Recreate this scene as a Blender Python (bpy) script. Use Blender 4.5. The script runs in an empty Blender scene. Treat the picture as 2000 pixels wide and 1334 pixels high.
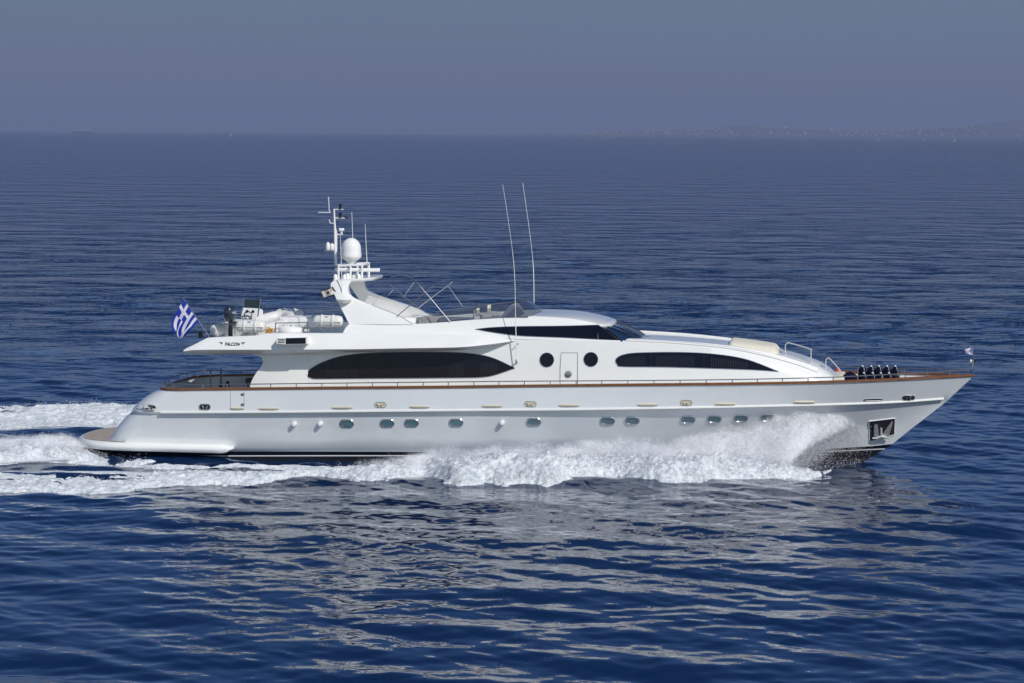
import bpy, math, random
import numpy as np
from mathutils import Vector, Matrix
random.seed(4); RNG = np.random.default_rng(7)
R = math.radians
sc = bpy.context.scene
COL = sc.collection
# ------------------------------------------------------------------ camera
F = 5220.0                                  # focal length in pixels of the 2000 px wide photograph
YAW = R(7.6); PITCH = math.atan(406.5/F); ROLL = math.atan(15/2000)
fh = Vector((-math.sin(YAW), math.cos(YAW), 0)); rt = Vector((math.cos(YAW), math.sin(YAW), 0)); up = Vector((0, 0, 1))
CAM = Vector((0, -3.4, 0)) - fh*105 + Vector((0, 0, 12.8))
fw = fh*math.cos(PITCH) - up*math.sin(PITCH)
uv_ = up*math.cos(PITCH) + fh*math.sin(PITCH)
r2 = rt*math.cos(ROLL) + uv_*math.sin(ROLL); u2 = uv_*math.cos(ROLL) - rt*math.sin(ROLL)
cd = bpy.data.cameras.new('camera'); cam = bpy.data.objects.new('camera', cd); COL.objects.link(cam)
cd.sensor_width = 36; cd.lens = F/2000*36; cd.clip_start = 1; cd.clip_end = 90000
m = Matrix.Identity(4)
for i, v in enumerate((r2, u2, -fw)):
    for k in range(3): m[k][i] = v[k]
for k in range(3): m[k][3] = CAM[k]
cam.matrix_world = m
sc.camera = cam
# ------------------------------------------------------------------ sky, sun, exposure
SUN = Vector((1.0, -1.0, 1.2)).normalized()          # towards the sun
el = math.asin(SUN.z); rot = math.atan2(SUN.x, SUN.y)
SKYK = .085
SKYR = [(0.0, (.155, .162, .235)), (.05, (.148, .205, .282)), (.10, (.125, .23, .46)), (.18, (.05, .12, .31)), (.35, (.017, .043, .130)), (.65, (.012, .032, .10)), (1, (.025, .07, .20))]
w = bpy.data.worlds.new('World'); sc.world = w; w.use_nodes = True
nt = w.node_tree; nt.nodes.clear()
sky = nt.nodes.new('ShaderNodeTexSky'); sky.sky_type = 'NISHITA'; sky.sun_disc = False
sky.sun_elevation = el; sky.sun_rotation = rot; sky.air_density = 1.3; sky.dust_density = 0.3; sky.ozone_density = 3.0
bg = nt.nodes.new('ShaderNodeBackground'); bg.inputs['Strength'].default_value = 0.05
wo = nt.nodes.new('ShaderNodeOutputWorld')
# hazy band low down, deep blue higher up on the side away from the sun
tcw = nt.nodes.new('ShaderNodeTexCoord'); sp = nt.nodes.new('ShaderNodeSeparateXYZ'); nt.links.new(tcw.outputs['Generated'], sp.inputs[0])
rp = nt.nodes.new('ShaderNodeValToRGB'); rp.color_ramp.interpolation = 'EASE'
for i, (p_, c_) in enumerate(SKYR):
    e_ = rp.color_ramp.elements[i] if i < 2 else rp.color_ramp.elements.new(p_)
    e_.position = p_; e_.color = (*c_, 1)
nzw = nt.nodes.new('ShaderNodeTexNoise'); nzw.inputs['Scale'].default_value = 3.5; nzw.inputs['Detail'].default_value = 4
mpw = nt.nodes.new('ShaderNodeMapping'); mpw.inputs['Scale'].default_value = (1, 1, 9); nt.links.new(tcw.outputs['Generated'], mpw.inputs[0]); nt.links.new(mpw.outputs[0], nzw.inputs['Vector'])
maw = nt.nodes.new('ShaderNodeMath'); maw.operation = 'MULTIPLY_ADD'; maw.inputs[1].default_value = .05; nt.links.new(nzw.outputs[0], maw.inputs[0])
mbw = nt.nodes.new('ShaderNodeMath'); mbw.operation = 'SUBTRACT'; mbw.inputs[1].default_value = .025; nt.links.new(sp.outputs['Z'], mbw.inputs[0]); nt.links.new(mbw.outputs[0], maw.inputs[2])
nt.links.new(maw.outputs[0], rp.inputs[0])
mrw = nt.nodes.new('ShaderNodeMapRange'); mrw.interpolation_type = 'SMOOTHSTEP'; mrw.inputs[1].default_value = -.35; mrw.inputs[2].default_value = .25; mrw.inputs[3].default_value = 0; mrw.inputs[4].default_value = 1
nt.links.new(sp.outputs['Y'], mrw.inputs[0])
scs = nt.nodes.new('ShaderNodeVectorMath'); scs.operation = 'SCALE'; scs.inputs['Scale'].default_value = SKYK; nt.links.new(sky.outputs[0], scs.inputs[0])
mxw = nt.nodes.new('ShaderNodeMix'); mxw.data_type = 'RGBA'; nt.links.new(mrw.outputs[0], mxw.inputs[0]); nt.links.new(scs.outputs[0], mxw.inputs[6]); nt.links.new(rp.outputs[0], mxw.inputs[7])
nt.links.new(mxw.outputs[2], bg.inputs['Color']); nt.links.new(bg.outputs[0], wo.inputs[0]); bg.inputs['Strength'].default_value = 1.0
sl = bpy.data.lights.new('sun', 'SUN'); sl.energy = 3.3; sl.angle = R(0.5); sl.color = (1, .965, .92)
so = bpy.data.objects.new('sun', sl); COL.objects.link(so); so.rotation_euler = SUN.to_track_quat('Z', 'Y').to_euler(); so.location = (60, -60, 80)
sc.view_settings.view_transform = 'Standard'; sc.view_settings.look = 'None'; sc.view_settings.exposure = 0; sc.view_settings.gamma = 1
sc.cycles.max_bounces = 16; sc.cycles.diffuse_bounces = 14; sc.cycles.transmission_bounces = 8; sc.cycles.glossy_bounces = 4; sc.cycles.volume_bounces = 0; sc.cycles.sample_clamp_indirect = 4
sc.cycles.transparent_max_bounces = 40

# ------------------------------------------------------------------ helpers
def P(px, py, Y):
    """measured point of the photograph, on the vertical plane y = Y of the boat frame"""
    d = fw + r2*((px-1000)/F) + u2*((667-py)/F)
    t = (Y - CAM.y)/d.y
    return CAM + d*t
SEA = -0.27
def PZ(px, py, Z=SEA):
    d = fw + r2*((px-1000)/F) + u2*((667-py)/F)
    return CAM + d*((Z-CAM.z)/d.z)
def pchip(xs, ys):
    xs = np.array(xs, float); ys = np.array(ys, float)
    o = np.argsort(xs); xs = xs[o]; ys = ys[o]
    if len(xs) == 2:
        return lambda q: np.interp(q, xs, ys)
    h = np.diff(xs); d = np.diff(ys)/h
    mm = np.zeros(len(xs))
    for i in range(1, len(xs)-1):
        if d[i-1]*d[i] > 0:
            w1 = 2*h[i]+h[i-1]; w2 = h[i]+2*h[i-1]
            mm[i] = (w1+w2)/(w1/d[i-1]+w2/d[i])
    mm[0] = d[0]; mm[-1] = d[-1]
    def f(q):
        q = np.clip(q, xs[0], xs[-1]); i = np.clip(np.searchsorted(xs, q)-1, 0, len(xs)-2)
        t = (q-xs[i])/h[i]
        return ((2*t**3-3*t**2+1)*ys[i] + (t**3-2*t**2+t)*h[i]*mm[i] + (-2*t**3+3*t**2)*ys[i+1] + (t**3-t**2)*h[i]*mm[i+1])
    return f
class Line:
    def __init__(s, picks=None, X=None, Z=None, B=None):
        if picks:
            pts = [P(a, b, -c) for a, b, c in picks]
            s.X = [p.x for p in pts]; s.Zv = [p.z for p in pts]; s.Bv = [c for _, _, c in picks]
        else: s.X, s.Zv, s.Bv = list(X), list(Z), list(B)
        s.Z = pchip(s.X, s.Zv); s.B = pchip(s.X, s.Bv); s.a = min(s.X); s.b = max(s.X)
    def off(s, db=0, dz=0, flat=None):
        Z = [z+dz for z in s.Zv] if flat is None else [flat]*len(s.X)
        return Line(X=s.X, Z=Z, B=[max(0, b+db) for b in s.Bv])
    def mid(s, dz=0):
        return Line(X=s.X, Z=[z+dz for z in s.Zv], B=[0]*len(s.X))
def surfB(lines):
    def f(X, Z):
        zs = [float(l.Z(X)) for l in lines]; bs = [float(l.B(X)) for l in lines]
        o = np.argsort(zs)
        return float(np.interp(Z, np.array(zs)[o], np.array(bs)[o]))
    return f
def onsurf(px, py, sf, off=0.0):
    Y = -3.0
    for _ in range(8):
        p = P(px, py, Y); Y = -(sf(p.x, p.z)+off)
    return P(px, py, Y)

MATS = {}
def mat(name, col, rough=.5, metal=0., coat=0., spec=.5, trans=0., ior=1.45, alpha=1., var=0., vscale=3., bump=0., bscale=40.):
    if name in MATS: return MATS[name]
    mt = bpy.data.materials.new(name); mt.use_nodes = True; n = mt.node_tree; b = n.nodes['Principled BSDF']
    b.inputs['Base Color'].default_value = (*col, 1); b.inputs['Roughness'].default_value = rough; b.inputs['Metallic'].default_value = metal
    b.inputs['Coat Weight'].default_value = coat; b.inputs['Coat Roughness'].default_value = .05
    b.inputs['Specular IOR Level'].default_value = spec; b.inputs['Transmission Weight'].default_value = trans; b.inputs['IOR'].default_value = ior
    b.inputs['Alpha'].default_value = alpha
    tc = n.nodes.new('ShaderNodeTexCoord')
    if var:
        nz = n.nodes.new('ShaderNodeTexNoise'); nz.inputs['Scale'].default_value = vscale; nz.inputs['Detail'].default_value = 5
        n.links.new(tc.outputs['Object'], nz.inputs['Vector'])
        mp = n.nodes.new('ShaderNodeMapRange'); mp.inputs[1].default_value = .3; mp.inputs[2].default_value = .7
        mp.inputs[3].default_value = 1-var; mp.inputs[4].default_value = 1+var
        n.links.new(nz.outputs[0], mp.inputs[0])
        mx = n.nodes.new('ShaderNodeMix'); mx.data_type = 'RGBA'; mx.blend_type = 'MULTIPLY'; mx.inputs[0].default_value = 1
        mx.inputs[6].default_value = (*col, 1); n.links.new(mp.outputs[0], mx.inputs[7]); n.links.new(mx.outputs[2], b.inputs['Base Color'])
    if bump:
        nb = n.nodes.new('ShaderNodeTexNoise'); nb.inputs['Scale'].default_value = bscale; nb.inputs['Detail'].default_value = 4
        n.links.new(tc.outputs['Object'], nb.inputs['Vector'])
        bp = n.nodes.new('ShaderNodeBump'); bp.inputs['Strength'].default_value = bump; bp.inputs['Distance'].default_value = .02
        n.links.new(nb.outputs[0], bp.inputs['Height']); n.links.new(bp.outputs[0], b.inputs['Normal'])
    MATS[name] = mt; return mt
GEL = mat('gelcoat', (.87, .87, .84), .16, coat=.7, var=.02, vscale=.6)
HULLCAST = mat('hull_cool_cast', (.74, .765, .78), .12, coat=.8, var=.03, vscale=.4, bump=.12, bscale=.9)  # gelcoat made cooler and darker: reflected blue cast and shading in the colour
GEL2 = mat('deck_white', (.78, .78, .76), .5, var=.03, vscale=2)
CREAM = mat('cream_rubber', (.62, .55, .42), .6, var=.05)
PAD = mat('cream_vinyl', (.74, .70, .58), .6, var=.04, vscale=2, bump=.3, bscale=3)
BLACKP = mat('antifouling', (.012, .012, .016), .45, var=.3)
NAVYP = mat('boot_black', (.006, .007, .014), .25)
WINDOW = mat('tinted_window', (.004, .005, .012), .06, spec=.35)
SCREEN = mat('windscreen_glass', (.012, .035, .085), .04, spec=.9, coat=.6)  # bluish reflection put into the base colour
BLUEG = mat('porthole_glass', (.10, .19, .225), .08, spec=.9, coat=.6)
STEEL = mat('stainless_steel', (.62, .62, .63), .22, metal=1.)
DSTEEL = mat('dark_steel', (.25, .26, .29), .35, metal=.7)  # darker, duller steel for rails and frame tubes
TEAK = mat('varnished_teak', (.19, .072, .02), .25, coat=.6, var=.2, vscale=6)
TEAKD = mat('bare_teak', (.37, .32, .27), .7, var=.15, vscale=5)
BLACK = mat('black_plastic', (.012, .012, .014), .4)
DARK = mat('dark_recess', (.02, .02, .024), .6)
NAVY = mat('navy_canvas', (.005, .006, .022), .9, spec=.08, bump=.4, bscale=9)
GREY = mat('grey_vinyl', (.30, .32, .37), .6)
SHADEW = mat('interior_brown', (.10, .07, .05), .5, var=.2)
TINT = mat('smoked_acrylic', (.05, .07, .12), .04, spec=.6, alpha=.62)
ORANGE = mat('orange_plastic', (.75, .10, .02), .5)
ROPE = mat('yellow_rope', (.55, .30, .06), .85, var=.3, vscale=30, bump=.6, bscale=60)
FLAGB = mat('flag_blue', (.012, .035, .36), .8, var=.06)
FLAGW = mat('flag_white', (.72, .73, .80), .8)
RUBW = mat('inflatable_white', (.72, .72, .70), .45, var=.03)
FIBRE = mat('canister_white', (.76, .75, .71), .35, var=.03)
LINEG = mat('seam_grey', (.20, .24, .30), .5)
RED = mat('red_paint', (.5, .03, .02), .5)
BLUEL = mat('blue_print', (.02, .12, .5), .5)
ENG = mat('outboard_cowl', (.02, .03, .05), .2, coat=.8)

class G:
    def __init__(s): s.v = []; s.f = []
    def add(s, vs, fs):
        o = len(s.v); s.v += [tuple(v) for v in vs]; s.f += [tuple(i+o for i in f) for f in fs]; return s
    def grid(s, rows, closed=False):
        n = len(rows[0]); vs = [p for r in rows for p in r]; fs = []
        for i in range(len(rows)-1):
            for j in range(n if closed else n-1):
                k = (j+1) % n
                fs.append((i*n+j, i*n+k, (i+1)*n+k, (i+1)*n+j))
        return s.add(vs, fs)
    def tube(s, pts, r, n=8, cap=True):
        pts = [Vector(p) for p in pts]; rs = r if isinstance(r, (list, tuple)) else [r]*len(pts)
        rows = []; ref = None
        for i, p in enumerate(pts):
            d = (pts[min(i+1, len(pts)-1)] - pts[max(i-1, 0)]).normalized()
            if ref is None: ref = d.orthogonal().normalized()
            a = (ref - d*ref.dot(d)).normalized(); ref = a; b = d.cross(a)
            rows.append([p + a*(math.cos(t)*rs[i]) + b*(math.sin(t)*rs[i]) for t in [2*math.pi*k/n for k in range(n)]])
        s.grid(rows, True)
        if cap:
            s.add(rows[0], [tuple(range(n))[::-1]]); s.add(rows[-1], [tuple(range(n))])
        return s
    def lathe(s, prof, c, axis=(0, 0, 1), n=20):
        ax = Vector(axis).normalized(); a = ax.orthogonal().normalized(); b = ax.cross(a); c = Vector(c)
        rows = [[c + ax*h + (a*math.cos(2*math.pi*k/n) + b*math.sin(2*math.pi*k/n))*max(r, 1e-4) for k in range(n)] for r, h in prof]
        return s.grid(rows, True)
    def box(s, c, d, rz=0, bev=0.0, M=None):
        c = Vector(c); x, y, z = [k/2 for k in d]; b = min(bev, x*.9, y*.9, z*.9)
        if b <= 0:
            vs = [Vector((i*x, j*y, k*z)) for k in (-1, 1) for j in (-1, 1) for i in (-1, 1)]
            fs = [(0, 2, 3, 1), (4, 5, 7, 6), (0, 1, 5, 4), (2, 6, 7, 3), (0, 4, 6, 2), (1, 3, 7, 5)]
        else:
            rows = []
            for (zz, ins) in ((-z, b), (-z+b*.3, b*.3), (-z+b, 0), (z-b, 0), (z-b*.3, b*.3), (z, b)):
                r = []
                for (sx, sy, a0) in ((1, 1, 0), (-1, 1, 90), (-1, -1, 180), (1, -1, 270)):
                    for a in (0, 30, 60, 90):
                        t = R(a0+a); rad = b-ins if ins < b else 0
                        r.append(Vector((sx*(x-b)+math.cos(t)*(b-ins), sy*(y-b)+math.sin(t)*(b-ins), zz)))
                rows.append(r)
            g = G(); g.grid(rows, True); n = 16
            vs = [Vector(v) for v in g.v]; fs = g.f + [tuple(range(n))[::-1], tuple(range(5*n, 6*n))]
        Rm = Matrix.Rotation(rz, 3, 'Z') if M is None else M
        return s.add([Rm @ v + c for v in vs], fs)
    def prism(s, pts, d):
        """closed outline pts extruded by vector d"""
        n = len(pts); d = Vector(d); pts = [Vector(p) for p in pts]
        vs = pts + [p+d for p in pts]
        fs = [tuple(range(n)), tuple(range(n, 2*n))[::-1]] + [(i, i+n, (i+1) % n+n, (i+1) % n) for i in range(n)]
        return s.add(vs, fs)
    def mirror(s):
        o = len(s.v); s.v += [(x, -y, z) for x, y, z in s.v]; s.f += [tuple(i+o for i in f)[::-1] for f in list(s.f)]; return s
    def mirrored(s):
        g = G(); g.v = [(x, -y, z) for x, y, z in s.v]; g.f = [f[::-1] for f in s.f]; return g
    def obj(s, name, mt, parent=None, sharp=35, weld=True, mats=None, mi=None, **kw):
        me = bpy.data.meshes.new(name)
        off = Vector((0, 0, 0)); q = parent
        while q is not None: off += q.location; q = q.parent
        me.from_pydata([tuple(Vector(v)-off) for v in s.v], [], s.f)
        for k in (mats or [mt]): me.materials.append(k)
        if mi is not None:
            me.polygons.foreach_set('material_index', mi)
        import bmesh
        if weld:
            bm = bmesh.new(); bm.from_mesh(me); bmesh.ops.remove_doubles(bm, verts=bm.verts, dist=2e-4)
            bmesh.ops.recalc_face_normals(bm, faces=bm.faces); bm.to_mesh(me); bm.free()
        me.shade_smooth()
        if sharp: me.set_sharp_from_angle(angle=R(sharp))
        o = bpy.data.objects.new(name, me); COL.objects.link(o); o.parent = parent
        for k, v in kw.items(): o[k] = v
        return o
def thing(name, label, cat, loc=(0, 0, 0), rz=0, group=None):
    o = bpy.data.objects.new(name, None); COL.objects.link(o); o.location = loc; o.rotation_euler = (0, 0, rz); o.empty_display_size = .2
    o['label'] = label; o['category'] = cat
    if group: o['group'] = group
    return o
def copytree(o, parent=None):
    c = o.copy(); COL.objects.link(c); c.parent = parent
    for ch in list(o.children): copytree(ch, c)
    return c
def both(g, name, mt, parent, **kw):
    a = g.obj(name, mt, parent, **kw); g.mirrored().obj(name, mt, parent, **kw); return a
def loft(lines, n=60, cap0=False, cap1=False, mir=True, ease=None):
    g = G(); rows = []
    for l in lines:
        r = []
        for k in range(n+1):
            t = k/n; t = ease(t) if ease else t
            X = l.a+(l.b-l.a)*t; r.append((X, -float(l.B(X)), float(l.Z(X))))
        rows.append(r)
    g.grid(rows)
    if mir: g.mirror()
    for flag, k in ((cap0, 0), (cap1, n)):
        if flag:
            c = [r[k] for r in rows]
            g.grid([c, [(x, 0, z) for x, y, z in c], [(x, -y, z) for x, y, z in c]])
    return g
def vnoise(x, y, seed=0):
    xi = np.floor(x).astype(np.int64); yi = np.floor(y).astype(np.int64); xf = x-xi; yf = y-yi
    u = xf*xf*(3-2*xf); v = yf*yf*(3-2*yf)
    def h(a, b):
        n = (a*374761393 + b*668265263 + seed*974634777) & 0xffffffff
        n = ((n ^ (n >> 13))*1274126177) & 0xffffffff
        return ((n ^ (n >> 16)) & 0xffff)/65535.0
    return (h(xi, yi)*(1-u)+h(xi+1, yi)*u)*(1-v) + (h(xi, yi+1)*(1-u)+h(xi+1, yi+1)*u)*v
def fbm(x, y, oct=4, seed=0, gain=.5):
    a = 1; s = 0; t = 0
    for i in range(oct):
        s = s + a*vnoise(x*2**i+i*17.3, y*2**i-i*9.1, seed+i); t += a; a *= gain
    return s/t
def npmesh(name, V, Q, mt, smooth=True):
    me = bpy.data.meshes.new(name)
    me.vertices.add(len(V)); me.vertices.foreach_set('co', np.asarray(V, np.float32).ravel())
    k = Q.shape[1]
    me.loops.add(Q.size); me.loops.foreach_set('vertex_index', Q.ravel().astype(np.int32))
    me.polygons.add(len(Q)); me.polygons.foreach_set('loop_start', np.arange(0, Q.size, k, dtype=np.int32))
    if smooth: me.polygons.foreach_set('use_smooth', np.ones(len(Q), bool))
    me.update(calc_edges=True); me.materials.append(mt)
    o = bpy.data.objects.new(name, me); COL.objects.link(o); return o

# ------------------------------------------------------------------ sea
NW = 64
_k = RNG.random(NW)
LAM = 0.55*(9/0.55)**(_k**1.0)
KK = 2*np.pi/LAM
TH = np.where(RNG.random(NW) < .75, RNG.normal(R(70), R(32), NW), RNG.random(NW)*2*np.pi)
SL = 0.0130*np.where(LAM < 1.2, 1.05, 1.0)*np.where(LAM > 5, .8, 1.0)
PH = RNG.random(NW)*2*np.pi
def wake_height(x, y):
    """the standing waves the hull pushes up, metres"""
    z = np.zeros_like(x)
    for sgn in (-1, 1):
        yc = foam_c(x); s = np.clip((12-x)/6, 0, 1)
        yy = y*(-sgn) if sgn == 1 else y
        z += s*.22*np.exp(-((yy-yc)/1.3)**2) - s*.16*np.exp(-((yy-yc-3.4)/1.6)**2)*np.clip((2-x)/8, 0, 1)
    z -= .22*np.exp(-((np.abs(y)-4.0)/1.5)**2)*np.clip((4-x)/10, 0, 1)*np.clip((x+22)/6, 0, 1)
    return z
_fc = pchip([-60, -24, -14, -6, 0, 5, 9, 12, 14], [-16, -11.6, -10.8, -9.8, -8.9, -8.2, -7.2, -5.2, -3.4])
def foam_c(x): return _fc(x)
def sea_z(x, y, cell=0.1):
    z = np.zeros_like(x, dtype=float)
    mod = .55+.9*fbm(x/14, y/9, 2, 5)
    for i in range(NW):
        att = np.clip(LAM[i]/(3.2*cell)-.6, 0, 1)
        if np.max(att) <= 0: continue
        z = z + att*SL[i]/KK[i]*np.sin(KK[i]*(x*math.cos(TH[i])+y*math.sin(TH[i]))+PH[i])
    return SEA + z*mod + wake_height(x, y)*np.exp(-np.clip(np.abs(y)-20, 0, None)/10)
def axis_pts(lo, hi, fine, g, lim0, lim1):
    a = list(np.arange(lo, hi, fine)); s = fine; x = a[-1]
    while x < lim1: s *= g; x += s; a.append(x)
    s = fine; x = lo; b = []
    while x > lim0: s *= g; x -= s; b.append(x)
    return np.array(b[::-1]+a)
gx = axis_pts(-26, 27, .12, 1.028, -30000, 30000)
gy = axis_pts(-47, 20, .10, 1.012, -2500, 40000)
dx = np.gradient(gx); dy = np.gradient(gy)
XX, YY = np.meshgrid(gx, gy); CC = np.maximum(dx[None, :], dy[:, None]*.6)
ZZ = sea_z(XX, YY, CC)
nx, ny = len(gx), len(gy)
idx = np.arange(nx*ny).reshape(ny, nx)
Q = np.stack([idx[:-1, :-1], idx[:-1, 1:], idx[1:, 1:], idx[1:, :-1]], -1).reshape(-1, 4)
wm = bpy.data.materials.new('sea_water'); wm.use_nodes = True; n = wm.node_tree; b = n.nodes['Principled BSDF']
b.inputs['Base Color'].default_value = (.002, .018, .066, 1); b.inputs['Roughness'].default_value = .03; b.inputs['IOR'].default_value = 1.333
b.inputs['Specular IOR Level'].default_value = .5
tc = n.nodes.new('ShaderNodeTexCoord'); prev = None
spx = n.nodes.new('ShaderNodeSeparateXYZ'); n.links.new(tc.outputs['Object'], spx.inputs[0])
fd = n.nodes.new('ShaderNodeMapRange'); fd.interpolation_type = 'SMOOTHSTEP'; fd.inputs[1].default_value = 4; fd.inputs[2].default_value = 110; n.links.new(spx.outputs['Y'], fd.inputs[0])
for (sx, sy, scl, s0, s1, ds) in ((1.5, 1.9, .03, .0, .7, 7.0), (1.4, 1.8, .08, .0, .8, 3.2), (1, 1.5, .16, .0, .6, 1.8), (1, 1.5, .5, .015, .65, .9), (1, 1.6, 1.4, .04, .9, .3)):
    mp = n.nodes.new('ShaderNodeMapping'); mp.inputs['Scale'].default_value = (sx, sy, 1); mp.inputs['Rotation'].default_value = (0, 0, R(-12))
    nz = n.nodes.new('ShaderNodeTexNoise'); nz.inputs['Scale'].default_value = scl; nz.inputs['Detail'].default_value = 2; nz.inputs['Roughness'].default_value = .5
    bp = n.nodes.new('ShaderNodeBump'); bp.inputs['Distance'].default_value = ds
    ms = n.nodes.new('ShaderNodeMapRange'); ms.inputs[3].default_value = s0; ms.inputs[4].default_value = s1; n.links.new(fd.outputs[0], ms.inputs[0]); n.links.new(ms.outputs[0], bp.inputs['Strength'])
    n.links.new(tc.outputs['Object'], mp.inputs[0]); n.links.new(mp.outputs[0], nz.inputs['Vector']); n.links.new(nz.outputs[0], bp.inputs['Height'])
    if prev: n.links.new(prev.outputs[0], bp.inputs['Normal'])
    prev = bp
n.links.new(prev.outputs[0], b.inputs['Normal'])
sea = npmesh('sea_water', np.stack([XX, YY, ZZ], -1).reshape(-1, 3), Q, wm); sea['kind'] = 'structure'

# ------------------------------------------------------------------ far coast
LAND = mat('hazy_land', (.10, .095, .11), .9, var=.25, vscale=.002)
def coast():
    # shoreline picks (pixel x, pixel y of the water's edge) -> distances
    sh = [(-300, 258.2), (500, 260.5), (760, 266), (1000, 270.5), (1250, 271.5), (1500, 271.8), (1750, 272), (2000, 272.3), (2400, 273.5)]
    pts = [PZ(a, b + .0) for a, b in sh]
    return pts
def ridge(x0, x1, dist, top, seed, name, n=160, depth=2500):
    """a hill range: pixel extents x0..x1 seen at distance dist, top = heights in metres by fraction"""
    g = G(); hf = pchip([t for t, _ in top], [h for _, h in top]); rows = []
    for j in range(9):
        v = j/8; r = []
        for i in range(n+1):
            t = i/n; px = x0+(x1-x0)*t
            d = fw + r2*((px-1000)/F); d = Vector((d.x, d.y, 0)).normalized()
            D = dist + depth*v; p = CAM + d*D
            h = float(hf(t))*math.sin(math.pi*min(1, v*1.15+.02))**.8
            h *= .75+.5*float(fbm(np.array([t*14.]), np.array([v*3.]), 4, seed)[0])
            r.append((p.x, p.y, max(h, -1) if v > 0 else -1.))
        rows.append(r)
    g.grid(rows); return g.obj(name, LAND, None, sharp=0, kind='structure')
ridge(940, 2350, 19000, [(0, 2), (.15, 24), (.3, 52), (.38, 80), (.46, 58), (.55, 52), (.68, 100), (.8, 150), (1, 130)], 3, 'coastal_hills')
def city():
    g = G()
    for i in range(1500):
        px = 1040 + 1100*random.random()**.7
        d = fw + r2*((px-1000)/F); d = Vector((d.x, d.y, 0)).normalized()
        t = (px-940)/1410; v = random.random()**1.6
        D = 19000+2500*v*.45; p = CAM+d*D
        hm = float(np.interp(t, [0, .15, .3, .38, .46, .55, .68, .8, 1], [2, 24, 52, 80, 58, 52, 100, 150, 130]))
        z = hm*math.sin(math.pi*min(1, v*.45*1.15+.02))**.8
        if vnoise(np.array([px*.02]), np.array([.5]), 3)[0] < random.random()*.8: continue
        s = random.uniform(5, 15)
        g.box((p.x, p.y, z+s*.25), (s*random.uniform(.7, 1.8), s, s*random.uniform(.5, 1.5)), random.random())
    return g.obj('distant_city', mat('city_plaster', (.27, .23, .22), .9, var=.5, vscale=.01), None, sharp=0, weld=False, kind='stuff', label='pale haze-faded buildings of the city along the far shore')
city()
g = G()
for k in range(3): pass
BW = mat('far_boat_white', (.35, .35, .36), .5)
def far_boat(px, py, L, label, sail=False):
    p = PZ(px, py); t = thing('motor_boat' if not sail else 'sailing_boat', label, 'boat', (p.x, p.y, 0))
    x, y = p.x, p.y
    g = G(); g.prism([(x-L/2, y-1.5, -.2), (x+L*.42, y-1.5, -.2), (x+L*.55, y-1.5, L*.12), (x-L/2, y-1.5, L*.11)], (0, 3, 0)); g.obj('hull', BW, t)
    g = G()
    if sail: g.prism([(x-L*.1, y, L*.12), (x+L*.3, y, L*.12), (x-L*.05, y, L*1.1)], (0, .3, 0)); g.obj('sail', BW, t)
    else: g.prism([(x-L*.3, y-1.2, L*.11), (x+L*.25, y-1.2, L*.11), (x+L*.1, y-1.2, L*.28), (x-L*.25, y-1.2, L*.28)], (0, 2.4, 0)); g.obj('cabin', BW, t)
far_boat(114, 260.5, 9, 'tiny white motor boat far off, leftmost speck left of the cargo ship')
far_boat(366, 264, 8, 'tiny faint white boat on the horizon between the cargo ship and the flag side speck')
far_boat(451, 265.5, 10, 'tiny white sail on the horizon right of the cargo ship', True)
far_boat(1714, 273.5, 9, 'tiny white boat off the coast, leftmost of the three on the right')
far_boat(1804, 273.5, 12, 'small white boat below the hazy hills, middle of the three on the right')
far_boat(1864, 276, 10, 'tiny white sail nearest the viewer, right end of the far shore boats', True)
p = PZ(160, 259.5); x, y = p.x, p.y; L = 60*(p-CAM).length/9000
t = thing('cargo_ship', 'dark hazy cargo ship on the left horizon with pale deckhouse astern', 'ship', (x, y, 0))
G().prism([(x-L/2, y, -1), (x+L*.45, y, -1), (x+L/2, y, L*.09), (x-L*.55, y, L*.08)], (0, 14, 0)).obj('hull', mat('ship_hull', (.06, .08, .10), .6), t)
G().box((x+L*.33, y+6, L*.15), (L*.14, 10, L*.13)).obj('deckhouse', BW, t)
for k in range(3): G().box((x-L*.3+k*L*.2, y+6, L*.14), (L*.02, 2, L*.12)).obj('deck_crane', mat('ship_crane', (.4, .3, .25), .6), t)

# ------------------------------------------------------------------ YACHT
Y = thing('motor_yacht', 'long white motor yacht under way with dark crescent windows and teak capped bulwark', 'yacht')
# --- hull lines
def hull_line(zp, Xs_px, Xb_px, Bm, u0, p, sternb):
    """zp: picks (px,py) on near side; Xs_px / Xb_px: stern (px,py) and stem (px,py) ends"""
    Xb = P(*Xb_px, 0).x; Zb = P(*Xb_px, 0).z; Xs = P(*Xs_px, -sternb+.6).x
    def b(X):
        u = (X-Xs)/(Xb-Xs); bb = Bm - (Bm-sternb)*max(0, 1-u/.35)**2
        return bb*(1-max(0, (u-u0)/(1-u0))**p)
    xs = []; zs = []
    for a, c in zp:
        yv = -Bm
        for _ in range(6):
            q = P(a, c, yv); yv = -b(min(q.x, Xb))
        xs.append(q.x); zs.append(q.z)
    xs.append(Xb); zs.append(Zb)
    l = Line(X=xs, Z=zs, B=[1]*len(xs)); l.a = Xs-.32; l.b = Xb
    l.B = lambda X: np.vectorize(b)(X)
    return l
SH = -.32
cap = hull_line([(325, 763), (450, 761.5), (600, 760), (900, 757.5), (1050, 755.5), (1300, 753), (1560, 749.5), (1640, 747.5), (1790, 741)], (318, 763), (1901, 735), 3.5, .52, 2.5, 3.2)
rub = hull_line([(290, 805), (450, 804.5), (640, 803), (850, 801), (1100, 799), (1300, 796), (1500, 792), (1740, 785)], (262, 800), (1856, 777), 3.5, .50, 2.3, 3.2)
rub2 = rub.off(0, -.07); rub2.a, rub2.b = rub.a, rub.b-.06; _rb = rub.B; rub2.B = lambda X: np.maximum(_rb(X)-.10, 0)
rub.Z_ = rub.Z
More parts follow.
